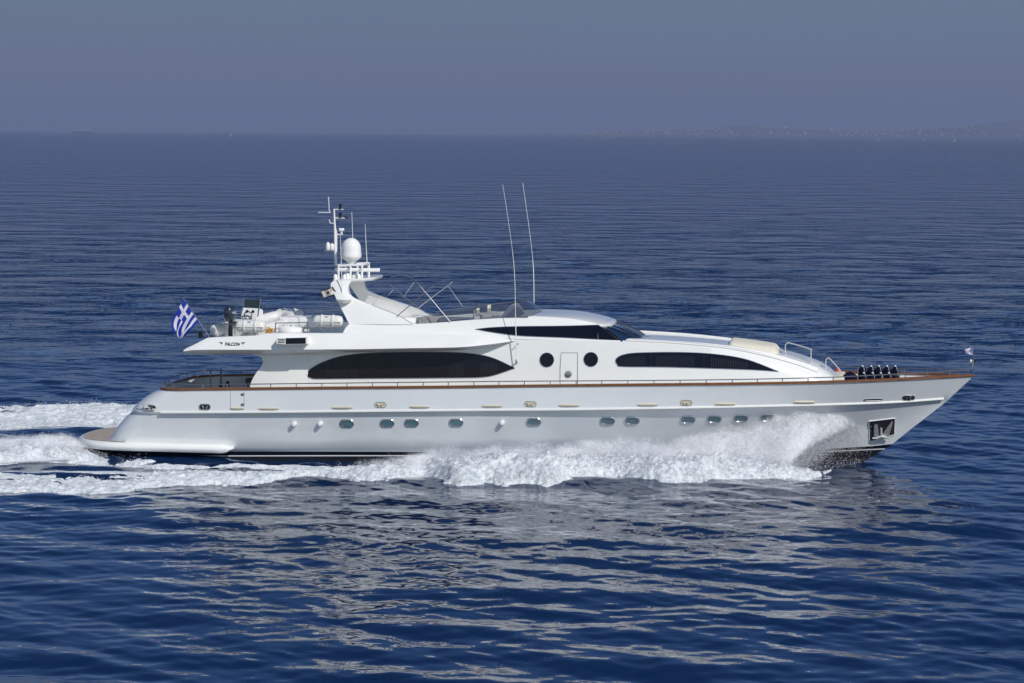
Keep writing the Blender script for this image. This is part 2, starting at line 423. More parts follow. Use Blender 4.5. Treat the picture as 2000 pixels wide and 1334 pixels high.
chn = hull_line([(216, 866), (450, 873), (600, 872.5), (850, 870.5), (1100, 868), (1250, 863), (1400, 855), (1560, 846), (1690, 836)], (214, 860), (1795, 826), 3.0, .42, 1.9, 2.84)
_cb = chn.B
chn2 = hull_line([(216, 874), (450, 880), (600, 879), (850, 877.5), (1100, 874), (1250, 869), (1400, 862), (1560, 853), (1690, 843)], (214, 868), (1788, 831), 2.88, .42, 1.9, 2.74)
boot = hull_line([(216, 880), (450, 882), (600, 882), (1100, 882), (1250, 881), (1400, 879), (1560, 878), (1617, 876), (1693, 872)], (214, 880), (1743, 867), 2.84, .40, 1.8, 2.7)
wl1 = boot.off(0, -.16); wl1.a, wl1.b = boot.a, boot.b-.28; wl1.B = lambda X: np.maximum(boot.B(X)-.02, 0)*(X < boot.b-.27)
def stemline(px, py, Bm, p, zs):
    Xb = P(px, py, 0).x; Zb = P(px, py, 0).z
    l = hull_line([(216, zs), (900, zs), (1400, zs-1)], (220, zs), (px, py), Bm, .40, p, Bm-.2); return l
wlT = stemline(1730, 875.5, 2.80, 1.8, 889.5); wlB = stemline(1726, 878, 2.80, 1.8, 891.5)
bot = stemline(1660, 917, 2.7, 1.7, 922)
keel = Line(X=[boot.a, -10, 0, 9, P(1600, 930, 0).x], Z=[-1.2, -1.5, -1.7, -1.5, -1.1], B=[0.3, .05, .02, .02, .0])
def lerpl(l1, l2, f, px, py, yb=-2.5):
    l = Line(X=[0, 1], Z=[0, 1], B=[1, 1]); l.a = P(px, py, yb).x-.32; l.b = l1.b+(l2.b-l1.b)*f
    l.Z = lambda X: l1.Z(X)*(1-f)+l2.Z(X)*f
    def B(X):
        # keep the stations of the two parent lines in step near the stem
        k = np.clip((np.asarray(X, float)-2)/(l.b-2), 0, 1); X1 = np.where(k > 0, 2+(l1.b-2)*k, X); X2 = np.where(k > 0, 2+(l2.b-2)*k, X)
        return l1.B(X1)*(1-f)+l2.B(X2)*f
    def Zf(X):
        k = np.clip((np.asarray(X, float)-2)/(l.b-2), 0, 1); X1 = np.where(k > 0, 2+(l1.b-2)*k, X); X2 = np.where(k > 0, 2+(l2.b-2)*k, X)
        return l1.Z(X1)*(1-f)+l2.Z(X2)*f
    l.B = B; l.Z = Zf; return l
ia = lerpl(cap, rub, .2, 302, 770); ib = lerpl(cap, rub, .42, 288, 779); ic = lerpl(cap, rub, .72, 273, 792)
id_ = lerpl(rub2, chn, .25, 246, 819); ie = lerpl(rub2, chn, .5, 233, 835); if_ = lerpl(rub2, chn, .78, 222, 851)
SIDE_EASE = lambda t: t
def hull_cols(l, r=1.05, n=96, convex=.35):
    """plan points of a hull line from the centre of the transom round the quarter to the stem"""
    pts = []; Xs = l.a
    b0 = float(l.B(Xs+r+.2)); e = convex
    for k in range(6):
        yy = (b0-r)*k/6; pts.append((Xs+e*(yy/b0)**2, yy))
    e1 = e*((b0-r)/b0)**2
    for k in range(9):
        a = k/9*math.pi/2
        pts.append((Xs+e1+r*(1-math.cos(a)), b0-r+r*math.sin(a)))
    X0 = Xs+e1+r
    for k in range(n+1):
        t = k/n; t = t*.75+.25*math.sin(t*math.pi/2); X = X0+(l.b-X0)*t
        bb = float(l.B(X)); bl = min(1, (X-X0)/1.0); pts.append((X, bb*bl+b0*(1-bl) if bl < 1 else bb))
    return [(x, -max(yv, 0), float(l.Z(x))) for x, yv in pts]
g = G(); g.grid([hull_cols(l) for l in (cap, ia, ib, ic, rub, rub2, id_, ie, if_, chn, chn2, boot)]); g.mirror(); hull = g.obj('hull', HULLCAST, Y, sharp=25)
g = G(); g.grid([hull_cols(l) for l in (boot, wlT)]); g.mirror(); g.obj('boot_stripe', NAVYP, Y, sharp=25)
g = G(); g.grid([hull_cols(l) for l in (wlT, wlB)]); g.mirror(); g.obj('waterline_stripe', mat('stripe_white', (.7, .7, .72), .4), Y, sharp=25)
g = G(); g.grid([hull_cols(l) for l in (wlB, bot, keel)]); g.mirror(); g.obj('antifouling', BLACKP, Y, sharp=25)
# rub rail bead
pts = [Vector(p) for p in hull_cols(rub)]
g = G()
i0 = next(i for i, p in enumerate(pts) if p.x > P(300, 806, -3.3).x and i > 14)
sec = []
for off_, dz in ((0, .03), (.035, .02), (.045, -.015), (.035, -.05), (0, -.06)):
    sec.append([(p.x, p.y-off_*(1 if p.y < -.05 else 0), p.z+dz) for p in pts[i0:-1]])
g.grid(sec); both(g, 'rub_rail', GEL, Y)
# teak capping: a swept section over the bulwark
cp = hull_cols(cap)
def offs(pts, d):
    out = []
    for i, p in enumerate(pts):
        a = Vector(pts[max(i-1, 0)]); b = Vector(pts[min(i+1, len(pts)-1)]); t = (b-a); t.z = 0
        if t.length < 1e-6: t = Vector((0, -1, 0))
        t.normalize(); nrm = Vector((t.y, -t.x, 0))    # right of travel = outboard on near side? fixed by sign of d
        q = Vector(p)+nrm*d; q.y = min(q.y, 0); out.append((q.x, q.y, q.z))
    return out
def sweep(pts, sec): return [[(x, y, z+dz) for x, y, z in offs(pts, d)] for d, dz in sec]
tst = offs(cp, .1); sgn = 1 if tst[60][1] < cp[60][1] else -1
g = G(); g.grid(sweep(cp, [(sgn*-.20, .0), (sgn*-.20, .07), (sgn*-.17, .09), (sgn*.02, .09), (sgn*.05, .07), (sgn*.05, .01), (sgn*.02, -.01), (sgn*-.20, .0)])); g.mirror()
g.obj('teak_capping', TEAK, Y)
# inner bulwark + decks
aftX = P(500, 760, -3.4).x
def deckz(X): return float(cap.Z(X)) - (.95 if X < aftX else .38)
inn = offs(cp, sgn*-.16)
hs = surfB([cap, rub]); hs2 = surfB([rub2, chn, chn2, boot])
inn = [q for q in inn if q[0] < cap.b-.7]; low = []
for x, y, z in inn:
    zd = deckz(x); low.append((x, y if x < aftX or y == 0 else -max(.02, min(-y, hs(x, zd)-.14)), zd))
g = G(); g.grid([inn, low]); g.mirror(); g.obj('inner_bulwark', GEL2, Y)
g = G(); g.grid([low, [(x, 0, z+.03) for x, y, z in low]]); g.mirror(); g.obj('main_deck', GEL2, Y)
# --- swim platform
pz = P(220, 864.5, -3.3).z
Xp0 = P(161, 859, -1.2).x; Xf = P(452, 873, -3.35).x; XpS = P(262, 866, -3.2).x
def plat(grow, z):
    pts = []
    for k in range(13):
        a = k/12*math.pi/2; pts.append((XpS-(XpS-Xp0+.15+grow*.6)*math.cos(a)**.9, -(3.22+grow)*math.sin(a)**.75, z))
    for k in range(1, 21):
        t = k/20; X = XpS+(Xf-XpS)*t; bb = 3.22 + grow*(1-max(0, t-.86)/.14*.9 if grow > 0 else 1) + .07*t
        if t > .93: z2 = z + (pz-.17-z)*(t-.93)/.07
        else: z2 = z
        pts.append((X, -bb, z2))
    return pts
ring = [plat(-.25, pz), plat(.0, pz), plat(.10, pz-.06), plat(.15, pz-.14), plat(.15, pz-.22), plat(.08, pz-.32), plat(-.1, pz-.36), plat(-1.0, pz-.36)]
g = G(); g.grid([[(x, 0, z) for x, y, z in plat(-.25, pz)]]+ring); g.mirror(); g.obj('swim_platform', GEL, Y)
tk = [(x, y*.0, z+.012) for x, y, z in plat(-.1, pz)[:12]]
g = G(); g.grid([tk, [(x, y*.5, z+.012) for x, y, z in plat(-.1, pz)[:12]], [(x, y, z+.012) for x, y, z in plat(-.1, pz)[:12]]]); g.mirror(); g.obj('teak_decking', TEAKD, Y)

# --- house
H0 = Line([(560, 772, 2.78), (700, 771, 2.78), (1000, 769, 2.78), (1200, 766, 2.74), (1400, 763, 2.55), (1500, 760, 2.3), (1600, 756, 1.9), (1634, 753, 1.65)])
H1 = Line([(560, 722, 2.73), (1006, 719, 2.73), (1200, 719, 2.68), (1400, 720.5, 2.49), (1500, 726, 2.22), (1560, 735, 1.98), (1600, 742, 1.82), (1634, 749, 1.6)])
H2 = Line([(560, 686, 2.66), (1006, 662, 2.6), (1100, 664, 2.6), (1215, 668, 2.52), (1300, 672, 2.43), (1400, 681, 2.28), (1450, 689, 2.17), (1500, 700, 2.0), (1560, 717, 1.77), (1600, 732, 1.62), (1630, 745, 1.48)])
H2b = Line([(560, 683, 2.58), (1006, 659.5, 2.52), (1100, 661, 2.52), (1215, 665, 2.44), (1300, 669, 2.34), (1400, 677.5, 2.19), (1450, 685, 2.08), (1500, 696, 1.91), (1560, 713, 1.68), (1600, 728, 1.53), (1628, 741, 1.4)])
H3 = Line([(570, 680, 2.3), (1006, 657.5, 2.3), (1215, 662.5, 2.15), (1300, 666.5, 2.05), (1400, 674, 1.9), (1450, 681, 1.8), (1500, 690.5, 1.62), (1560, 707, 1.4), (1600, 721, 1.28), (1628, 736, 1.15)])
H4 = Line([(600, 668, 0), (1060, 655, 0), (1263, 657, 0), (1300, 658.5, 0), (1420, 667, 0), (1530, 683, 0), (1600, 705, 0), (1622, 718, 0), (1634, 730, 0)])
g = loft([H0, H1, H2, H2b, H3, H4], 120, True, True); g.obj('deckhouse', GEL, Y, sharp=40)
house = surfB([H0, H1, H2])
for hl, dz_ in ((H3, .0), (H2b, .02)):
    g = G(); xs_ = [P(1225, 660, -2).x+(hl.b-.6-P(1225, 660, -2).x)*k/60 for k in range(61)]
    prof_ = []
    for db_, dz2 in ((.05, -.02), (.03, .035), (-.03, .045), (-.06, .02), (-.06, -.03)): prof_.append([(X, -float(hl.B(X))-db_, float(hl.Z(X))+dz2+dz_) for X in xs_])
    g.grid(prof_); both(g, 'roof_moulding', GEL, Y, sharp=50)
# wing walls beside the aft deck
def spl(pts, k=6):
    """Catmull-Rom through 2-D picks"""
    out = []; n = len(pts)
    for i in range(n-1):
        p0 = pts[max(i-1, 0)]; p1 = pts[i]; p2 = pts[i+1]; p3 = pts[min(i+2, n-1)]
        for j in range(k):
            t = j/k
            out.append(tuple(.5*((2*p1[c])+(-p0[c]+p2[c])*t+(2*p0[c]-5*p1[c]+4*p2[c]-p3[c])*t*t+(-p0[c]+3*p1[c]-3*p2[c]+p3[c])*t**3) for c in range(len(p1))))
    out.append(tuple(pts[-1])); return out
o_ = spl([(487, 762), (490, 748), (498, 732), (509, 717), (513.5, 707), (511, 699), (503, 694.5), (488, 692)])
rows = []
for (a, c) in o_: rows.append([P(a, c, -2.76), P(600, max(c, 688), -2.76), P(620, max(c, 688), -2.60)])
g = G(); g.grid(rows)
rows2 = [[P(a, c, -2.76), P(a, c, -2.56)] for a, c in o_]; g.grid(rows2)
g.grid([[P(a, c, -2.56), P(600, max(c, 688), -2.56)] for a, c in o_])
both(g, 'wing_wall', GEL, Y, sharp=30)
# aft saloon bulkhead with dark doors
q0 = P(600, 770, -2.5); q1 = P(600, 690, -2.5)
G().box((P(600, 730, 0).x-.35, 0, (q0.z+q1.z)/2-.3), (.1, 5.0, q1.z-q0.z+.4)).obj('saloon_bulkhead', WINDOW, Y)
# --- upper (boat) deck
U1 = Line([(374, 693, 3.05), (500, 692, 3.05), (720, 687.5, 3.05), (900, 684, 2.95), (960, 676, 2.8), (1000, 667.5, 2.63)])
U2 = Line([(358, 686, 3.42), (380, 683.5, 3.5), (500, 683, 3.5), (700, 682, 3.5), (800, 680, 3.5), (900, 678, 3.38), (960, 672, 3.02), (1006, 665.5, 2.64)])
U2a = Line([(359, 683.5, 3.40), (380, 680, 3.47), (500, 679, 3.47), (700, 677.5, 3.47), (800, 676, 3.46), (900, 674.5, 3.35), (960, 670, 3.0), (1006, 664.7, 2.63)])
U3 = Line([(405, 660, 3.3), (450, 657.5, 3.3), (500, 655.5, 3.3), (518, 651.5, 3.3), (640, 651, 3.22), (700, 651, 3.05), (800, 652, 2.9), (925, 654.5, 2.78), (1006, 663.7, 2.62)])
U4 = U3.off(-.14, .01); fz = P(520, 667, -3.1).z
U5 = U3.off(-.18, 0, flat=fz); U6 = U3.mid(); U6 = Line(X=U3.X, Z=[fz]*len(U3.X), B=[0]*len(U3.X))
U0 = U1.mid(0)
g = loft([U0, U1, U2, U2a, U3, U4, U5, U6], 90, False, False)
# aft face across the beam
for a_, b_ in ((U0, U1),): pass
c0 = [(l.a, -float(l.B(l.a)), float(l.Z(l.a))) for l in (U1, U2, U2a, U5)]
g.grid([c0, [(x-.25, y*.6, z) for x, y, z in c0], [(x-.32, 0, z) for x, y, z in c0], [(x-.25, -y*.6, z) for x, y, z in c0], [(x, -y, z) for x, y, z in c0]])
g.obj('boat_deck', GEL, Y, sharp=28)
deckU = surfB([U2a, U3])
# --- flybridge side / wheelhouse side
G0 = Line([(668, 652.5, 2.78), (800, 653.5, 2.76), (925, 656, 2.7), (1006, 662, 2.62), (1100, 664, 2.6), (1215, 668, 2.5)])
G1a = Line([(676, 639, 2.62), (806, 641, 2.58), (925, 640, 2.5), (1040, 632, 2.34), (1110, 634, 2.24), (1170, 637, 2.08)])
G1 = Line([(684, 631, 2.5), (806, 632.5, 2.45), (925, 624.5, 2.38), (1000, 620, 2.32), (1040, 618, 2.25), (1110, 622, 2.15), (1150, 629, 2.06), (1168, 633.5, 2.0)])
for l in (G0, G1a): l.bfull = l.b; l.b = G1.b
g = loft([G0, G1a, G1], 90)
Tt = Vector((G1.b, -float(G1.B(G1.b)), float(G1.Z(G1.b)))); Tm = Vector((G1a.b, -float(G1a.B(G1.b)), float(G1a.Z(G1.b))))
def trow(v, off=0.0, n_=8):
    out = []
    for k in range(n_+1):
        X = G1.b+(G0.bfull-G1.b)*k/n_; p0 = Vector((X, -float(G0.B(X)), float(G0.Z(X))))
        q0 = Vector((G1.b, p0.y, p0.z)); vm = (Tm.z-q0.z)/(Tt.z-q0.z)
        qa = q0.lerp(Tm, v/vm) if v < vm else Tm.lerp(Tt, (v-vm)/(1-vm))
        out.append(Vector((qa.x+(X-G1.b)*(1-v), qa.y-off, qa.z)))
    return out
gt = G(); gt.grid([trow(k/8) for k in range(9)]); gt.mirror(); g.add(gt.v, gt.f)
fly_end = P(1045, 617, -2.2).x; flz = P(900, 645, -2.3).z
n = 50; r = []
for k in range(n+1):
    X = G1.a+(fly_end-G1.a)*k/n; r.append(X)
gi = G(); rowsI = [[(X, -float(G1.B(X)), float(G1.Z(X))) for X in r], [(X, -float(G1.B(X))+.15, float(G1.Z(X))) for X in r], [(X, -float(G1.B(X))+.18, flz) for X in r], [(X, 0, flz) for X in r]]
gi.grid(rowsI); gi.mirror(); g.add(gi.v, gi.f)
c = [ri[-1] for ri in rowsI[1:]]
g.obj('flybridge_coaming', GEL, Y, sharp=30)
fly = surfB([G0, G1a, G1])
# roof ring
ring = []
Xa_ = G1.X[4]; Xe = G1.b
for k in range(25):
    X = Xa_+(Xe-Xa_)*k/24; ring.append(Vector((X, -float(G1.B(X)), float(G1.Z(X)))))
ctr = P(1202, 630, 0); be = float(G1.B(Xe)); ze = float(G1.Z(Xe))
for k in range(1, 17):
    a = k/16*math.pi/2; ring.append(Vector((Xe+(ctr.x-Xe)*math.sin(a), -be*math.cos(a)**.8, ze+(ctr.z-ze)*math.sin(a))))
spine = Line([(1062, 609, 0), (1100, 609, 0), (1130, 611, 0), (1160, 615.5, 0), (1180, 620, 0), (1190, 624, 0)])
rows = [[p+Vector((0, 0, -.07)) for p in ring], ring]
for f, bz in ((.03, .035), (.08, .06), (.18, .09), (.35, .11), (.6, .09), (.8, .05), (1, 0)):
    rr = []
    for p in ring:
        sx = min(max(p.x, spine.a), spine.b); s = Vector((sx, 0, float(spine.Z(sx))))
        q = p.lerp(s, f); q.z = p.z + (s.z-p.z)*(1-(1-f)**1.6) + bz*.3; rr.append(q)
    rows.append(rr)
g = G(); g.grid(rows); g.mirror()
bk = [rw[0] for rw in rows[1:]]; g.grid([bk, [Vector((v.x, v.y, flz)) for v in bk]]); g.mirrored(); gm = G(); gm.grid([[Vector((v.x, -v.y, v.z)) for v in bk], [Vector((v.x, -v.y, flz)) for v in bk]]); g.add(gm.v, gm.f)
g.obj('wheelhouse_roof', GEL, Y, sharp=40)
# windscreen
top = [p + Vector((0, 0, -.06)) for p in ring[24:]]
Xb0 = G0.bfull; b0 = float(G0.B(Xb0)); z0 = float(G0.Z(Xb0)); cb = P(1263, 661, 0)
botm = [Vector((Xb0, -b0, z0))]
for k in range(1, 17):
    a = k/16*math.pi/2; botm.append(Vector((Xb0+(cb.x-Xb0)*math.sin(a), -b0*math.cos(a)**.8, z0+(cb.z-z0)*math.sin(a))))
top = [t*.985 + Vector((ctr.x*.985-ctr.x, 0, 0))*0 + Vector((0, 0, t.z*.015)) + Vector((t.x*.015-.08, 0, 0)) for t in top]
rows = []
for k in range(7):
    v = k/6; rows.append([botm[i].lerp(top[i], v)+Vector((.10, 0, .04))*math.sin(v*math.pi) for i in range(17)])
g = G(); g.grid(rows); g.mirror(); ws = g.obj('windscreen', SCREEN, Y, sharp=0)
for i in (0, 7, 13):
    g = G(); g.tube([rw[i]+Vector((.012, -.012, .01)) for rw in rows], .024 if i == 0 else .014, 6); both(g, 'glazing_bar', BLACK, ws)
for i, j in ((9, 6), (13, 10), (16, 14)):
    base = rows[0][i]+Vector((.06, -.03, .05)); tip = rows[5][j]+Vector((.05, -.03, .04))
    g = G(); g.tube([base, base.lerp(tip, .5)+Vector((.03, 0, .04)), tip], .010, 6); g.tube([rows[1][j]+Vector((.05, -.02, .05)), rows[5][j]+Vector((.05, -.02, .05))], .014, 5); g.box(base, (.12, .1, .08), 0, .02)
    g.obj('wiper', BLACK, Y)
# --- window patches
def patch(topp, botp, sf, off=.012, n=60, rows_=8):
    tf = pchip([a for a, _ in topp], [b for _, b in topp]); bf = pchip([a for a, _ in botp], [b for _, b in botp])
    x0, x1 = topp[0][0], topp[-1][0]; rws = []
    for i in range(n+1):
        t = i/n; t = .5-.5*math.cos(t*math.pi); px = x0+(x1-x0)*t
        yt, yb = float(tf(px)), float(bf(px)); rws.append([onsurf(px, yb+(yt-yb)*k/rows_, sf, off) for k in range(rows_+1)])
    g = G(); g.grid(rws)
    rim = [[r_[0] for r_ in rws], [r_[0]+Vector((0, .05, 0)) for r_ in rws]]; g.grid(rim)
    rim = [[r_[-1] for r_ in rws], [r_[-1]+Vector((0, .05, 0)) for r_ in rws]]; g.grid(rim)
    return g, rws
def window(name, topp, botp, sf, blinds=(), mull=()):
    g, rws = patch(topp, botp, sf); o = both(g, name, WINDOW, Y)
    edge = [r_[0] for r_ in rws[2:-1]] + [r_[-1] for r_ in rws[-2:1:-1]]
    gg = G(); gg.tube(edge+[edge[0]], .012, 5, False); gg.obj('window_gasket', LINEG, o)
    tf = pchip([a for a, _ in topp], [b for _, b in topp]); bf = pchip([a for a, _ in botp], [b for _, b in botp])
    for (xa, xb) in blinds:
        gg = G(); x = xa
        while x < xb:
            gg.tube([onsurf(x, float(bf(x))-3, sf, .014), onsurf(x, max(float(tf(x))+7, float(bf(x))-28), sf, .014)], .011, 4); x += 3.3
        gg.obj('window_blind', mat('blind_behind_glass', (.022, .024, .034), .5), o)
    for x in mull:
        gg = G(); gg.tube([onsurf(x, float(bf(x))-1, sf, .014), onsurf(x, float(tf(x))+1, sf, .014)], .012, 4); gg.obj('mullion', BLACK, o)
    return o
window('saloon_window', spl([(598, 731), (601, 725.5), (608, 719.5), (621, 711.5), (640, 703.5), (662, 696.5), (690, 692), (722, 689.5), (760, 688), (850, 687.5), (915, 690), (960, 698), (1006, 719)], 3),
       spl([(598, 731), (603, 737), (612, 740), (700, 739.5), (900, 738), (940, 737), (965, 733), (1006, 719)], 3), house, [(878, 905), (940, 972), (640, 700)], (745, 822, 862))
window('cabin_window', spl([(1201.5, 705), (1205, 699), (1217, 693), (1245, 689), (1330, 688), (1400, 692), (1460, 702.5), (1521, 726)], 3),
       spl([(1201.5, 705), (1205, 711), (1215, 716), (1300, 717), (1420, 720.5), (1480, 723), (1521, 726)], 3), house, [(1213, 1262), (1282, 1322), (1326, 1358), (1390, 1460)], (1272, 1375))
window('wheelhouse_window', spl([(928, 643), (960, 639.5), (1010, 637.5), (1100, 636.5), (1168, 634.5)], 3),
       spl([(928, 643), (960, 649), (1010, 655.5), (1060, 658), (1100, 659.5), (1170, 662), (1214, 664.5)], 3)[:-1] if False else spl([(928, 643), (960, 649), (1010, 655.5), (1060, 658), (1100, 659.5), (1168, 663)], 3), fly)
# triangular aft part of the wheelhouse side glass up to the pillar
g = G(); tri = [trow(.10+.88*k/8, .014) for k in range(9)]
g.grid(tri); both(g, 'side_glass', WINDOW, ws)
# round ports
def disc_on(px, py, rx, rz, sf, off, name, mt, parent, depth=.05, n=28, power=2.0, stad=False, rim=None, rimr=.02):
    c = onsurf(px, py, sf, off); outer = []
    for k in range(n):
        a = 2*math.pi*k/n; ca, sa = math.cos(a), math.sin(a)
        X = c.x + rx*math.copysign(abs(ca)**(2/power), ca); Z = c.z + rz*math.copysign(abs(sa)**(2/power), sa)
        if stad: X = c.x + math.copysign(rx-rz, ca) + rz*ca; Z = c.z + rz*sa
        outer.append(Vector((X, -(sf(X, Z)+off), Z)))
    g = G(); g.add([c]+outer, [(0, i+1, (i+1) % n+1) for i in range(n)])
    g.grid([outer, [p+Vector((0, depth, 0)) for p in outer]], True)
    o = both(g, name, mt, parent)
    if rim:
        gg = G(); gg.tube(outer+[outer[0]], rimr, 6, False); gg.obj('rim', rim, o)
        if len(outer): gg.mirrored().obj('rim', rim, o)
    return o
for px, py in ((1068, 703), (1154, 702)): disc_on(px, py, .285, .285, house, .015, 'round_port', WINDOW, Y, rim=LINEG, rimr=.008)
# side door
def quadline(pts, sf, off=.01): return [onsurf(a, c, sf, off) for a, c in pts]
dp = [(1094, 689), (1128, 689), (1128, 720), (1128, 758), (1094, 758), (1094, 720)]
g = G(); g.add([onsurf(a, c, house, .006) for a, c in dp], [(0, 1, 2, 5), (5, 2, 3, 4)]); dr = both(g, 'side_door', GEL, Y)
g = G(); g.tube(quadline([(1094, 758), (1094, 720), (1096, 689), (1128, 689), (1128, 720), (1128, 758)], house, .008), .014, 5); g.obj('door_seam', LINEG, dr)
disc_on(1110, 731, .15, .15, house, .012, 'door_recess', mat('recess_grey', (.42, .43, .42), .4), dr, depth=.02)
g = G(); c = onsurf(1109.5, 731, house, .03); g.lathe([(.0, .03), (.12, .02), (.13, 0)], c, (0, -1, 0), 20); g.box((c.x+.01, c.y-.04, c.z), (.18, .03, .03), 0, .01); g.obj('door_handle', STEEL, dr)
# --- hull fittings
for px, py in ((677.5, 827), (756.5, 826.5), (804, 826), (891, 825.5), (1043, 824), (1187, 822), (1235, 821.5), (1344, 819.5), (1395, 818.5), (1447, 817), (1499, 816)):
    disc_on(px, py, .27, .145, hs2, .012, 'hull_porthole', BLUEG, Y, n=32, rim=STEEL, rimr=.028, stad=True)
for px, py in ((575, 827), (626, 826.5), (981, 824.5)):
    c = onsurf(px, py+1, hs2, 0); g = G(); g.lathe([(.10, -.02), (.10, .10), (.09, .14), (.06, .155), (0, .16)], c, (0, -1, 0), 18); both(g, 'discharge_cap', GEL, Y)
for xa, xb, py in ((506, 545, 798), (649, 688, 796), (801, 839, 794.5), (942, 981, 793), (1092, 1132, 791.5), (1246, 1285, 790), (1397, 1437, 788.5), (1552, 1592, 785), (450, 477, 797.5)):
    g = G(); pts = [onsurf(xa+(xb-xa)*k/6, py, hs, .02) for k in range(7)]; g.tube(pts, [.025, .042, .045, .045, .045, .042, .025], 8); both(g, 'fender_step', CREAM, Y)
for px, py, dark in ((400, 795, 1), (743, 791, 0), (1036, 789.5, 0), (1340, 787, 0), (1774.5, 777, 1)):
    o = disc_on(px, py, .23, .105, hs, .004, 'fairlead', DARK if dark else CREAM, Y, n=30, stad=True, rim=STEEL if dark else LINEG, rimr=.024 if dark else .012)
    c = onsurf(px, py, hs, .03); g = G()
    for s in (-1, 1):
        g.tube([c+Vector((s*.06, 0, -.07)), c+Vector((s*.10, 0, .03)), c+Vector((s*.15, 0, .05))], .02, 6)
    g.tube([c+Vector((-.1, 0, .0)), c+Vector((.1, 0, .0))], .018, 6); g.obj('cleat', STEEL if dark else CREAM, o)
disc_on(1705, 781, .37, .045, hs, .006, 'hull_slot', DARK, Y, power=4, rim=STEEL, rimr=.012)
# boarding gate seams and hinges
g = G(); g.tube(quadline([(450, 764), (450, 797)], hs, .003), .008, 4); g.tube(quadline([(477, 764), (477, 797)], hs, .003), .008, 4); gate = g.obj('boarding_gate', LINEG, Y)
for py in (770, 790):
    c = onsurf(474, py, hs, .02); G().box(c, (.12, .05, .09), 0, .02).obj('hinge', DSTEEL, gate)
# stern mooring opening
o_ = [(267, 799), (273, 792), (280, 789.5), (300, 792), (304, 795.5), (302, 799.5), (285, 800)]
def ponh(a, c, off=.01): return onsurf(a, c, hs, off)
def ontrans(px, py, off):
    """intersection with the rounded quarter of the hull"""
    best = None
    for k in range(200):
        yv = -3.5+k*.012; p = P(px, py, yv)
        z = p.z; fz_ = (z-float(rub.Z(p.x)))/(float(cap.Z(p.x))-float(rub.Z(p.x))); Xs = rub.a+(cap.a-rub.a)*fz_; r = 1.05
        b0 = float(rub.B(Xs+r+.2)); e1 = .35*((b0-r)/b0)**2; Xc = Xs+e1+r
        if p.x > Xc: inside = -yv <= b0
        else:
            dxx = Xc-p.x; inside = dxx < r and -yv <= b0-r+math.sqrt(max(0, r*r-dxx*dxx))
        if inside: return P(px, py, yv-off)
    return P(px, py, -2.2)
q = [ontrans(a, c, .09) for a, c in o_]
cc = sum(q, Vector())/len(q); g = G(); g.add([cc]+q, [(0, i+1, (i+1) % len(q)+1) for i in range(len(q))]); mo = both(g, 'mooring_opening', DARK, Y)
g = G(); g.tube(q+[q[0]], .025, 6, False); g.obj('rim', STEEL, mo)
for a in (281, 290, 297):
    p = ontrans(a, 795.5, .12); G().tube([p+Vector((0, 0, -.07)), p+Vector((0, 0, .07))], .022, 8).obj('roller', STEEL, mo)
# --- anchor pocket and anchor
ap = [(1697, 823), (1748, 817), (1747, 849), (1698, 863)]
def onh2(a, c, off): return onsurf(a, c, hs2, off)
g = G(); rws = []
for k in range(7):
    v = k/6; rws.append([onh2(ap[0][0]+(ap[1][0]-ap[0][0])*u/6*(1-v)+(ap[3][0]-ap[0][0])*v*(1-u/6)*0+ (ap[2][0]-ap[3][0])*u/6*v + (ap[3][0]-ap[0][0])*v, (ap[0][1]*(1-v)+ap[3][1]*v)*(1-u/6)+(ap[1][1]*(1-v)+ap[2][1]*v)*u/6, .012) for u in range(7)])
g.grid(rws); pk = both(g, 'anchor_pocket', DARK, Y)
e = rws[0]+[r_[-1] for r_ in rws]+rws[-1][::-1]+[r_[0] for r_ in rws[::-1]]
G().tube(e, .018, 5, False).obj('rim', GEL, pk)
ac = onh2(1721, 852, .06); an = thing('anchor', 'galvanised anchor with two broad flukes held in the dark bow pocket', 'anchor', ac)
ANCH = mat('galvanised', (.42, .41, .45), .45, metal=.5, var=.2, vscale=8)
def ah(a, c, o=.06): return onh2(a, c, o)
for poly in ([(1707, 852), (1707, 833), (1709, 828), (1714, 829), (1717, 848), (1715, 853)], [(1723, 851), (1729, 840), (1742, 822), (1744, 824), (1741, 836), (1736, 851)]):
    q = [ah(a, c, .09) for a, c in poly]; G().prism(q, (0, .05, -.02)).obj('fluke', ANCH, an)
G().tube([ah(1721, 836, .12), ah(1721, 853, .14)], [.04, .06], 8).obj('shank', mat('worn_metal', (.7, .69, .64), .4, metal=.4), an)
G().tube([ah(1704, 856, .12), ah(1712, 856, .13), ah(1721, 852, .15), ah(1730, 854, .13), ah(1736, 857, .12)], [.03, .05, .07, .05, .03], 8).obj('crown_bar', MATS['worn_metal'], an)
# --- guard rail on the bulwark
rl = Line([(320, 752, 3.1), (500, 750.5, 3.38), (700, 748, 3.44), (1050, 744.5, 3.44), (1560, 739.5, 2.8), (1626, 738, 2.55), (1725, 733, 1.8), (1800, 729, 1.1), (1893, 723.5, .12)])
ctop = offs(cp, sgn*-.07)
railp = []
for (x, y, z) in ctop: railp.append(Vector((x, y, float(rl.Z(x))+.0)) if x > rl.a else Vector((x, y, z+.26)))
for k, p in enumerate(railp):
    if p.x < rl.a+1: p.z = ctop[k][2]+.26
gr = G(); gr.tube([p for p in railp if p.y < -.01 or p.x < 0], .022, 6); rail = both(gr, 'guard_rail', DSTEEL, Y)
def rail_at(X, pts=railp):
    for i in range(15, len(pts)-1):
        if pts[i].x <= X <= pts[i+1].x:
            t = (X-pts[i].x)/(pts[i+1].x-pts[i].x); return pts[i].lerp(pts[i+1], t), Vector(ctop[i]).lerp(Vector(ctop[i+1]), t)
    return None
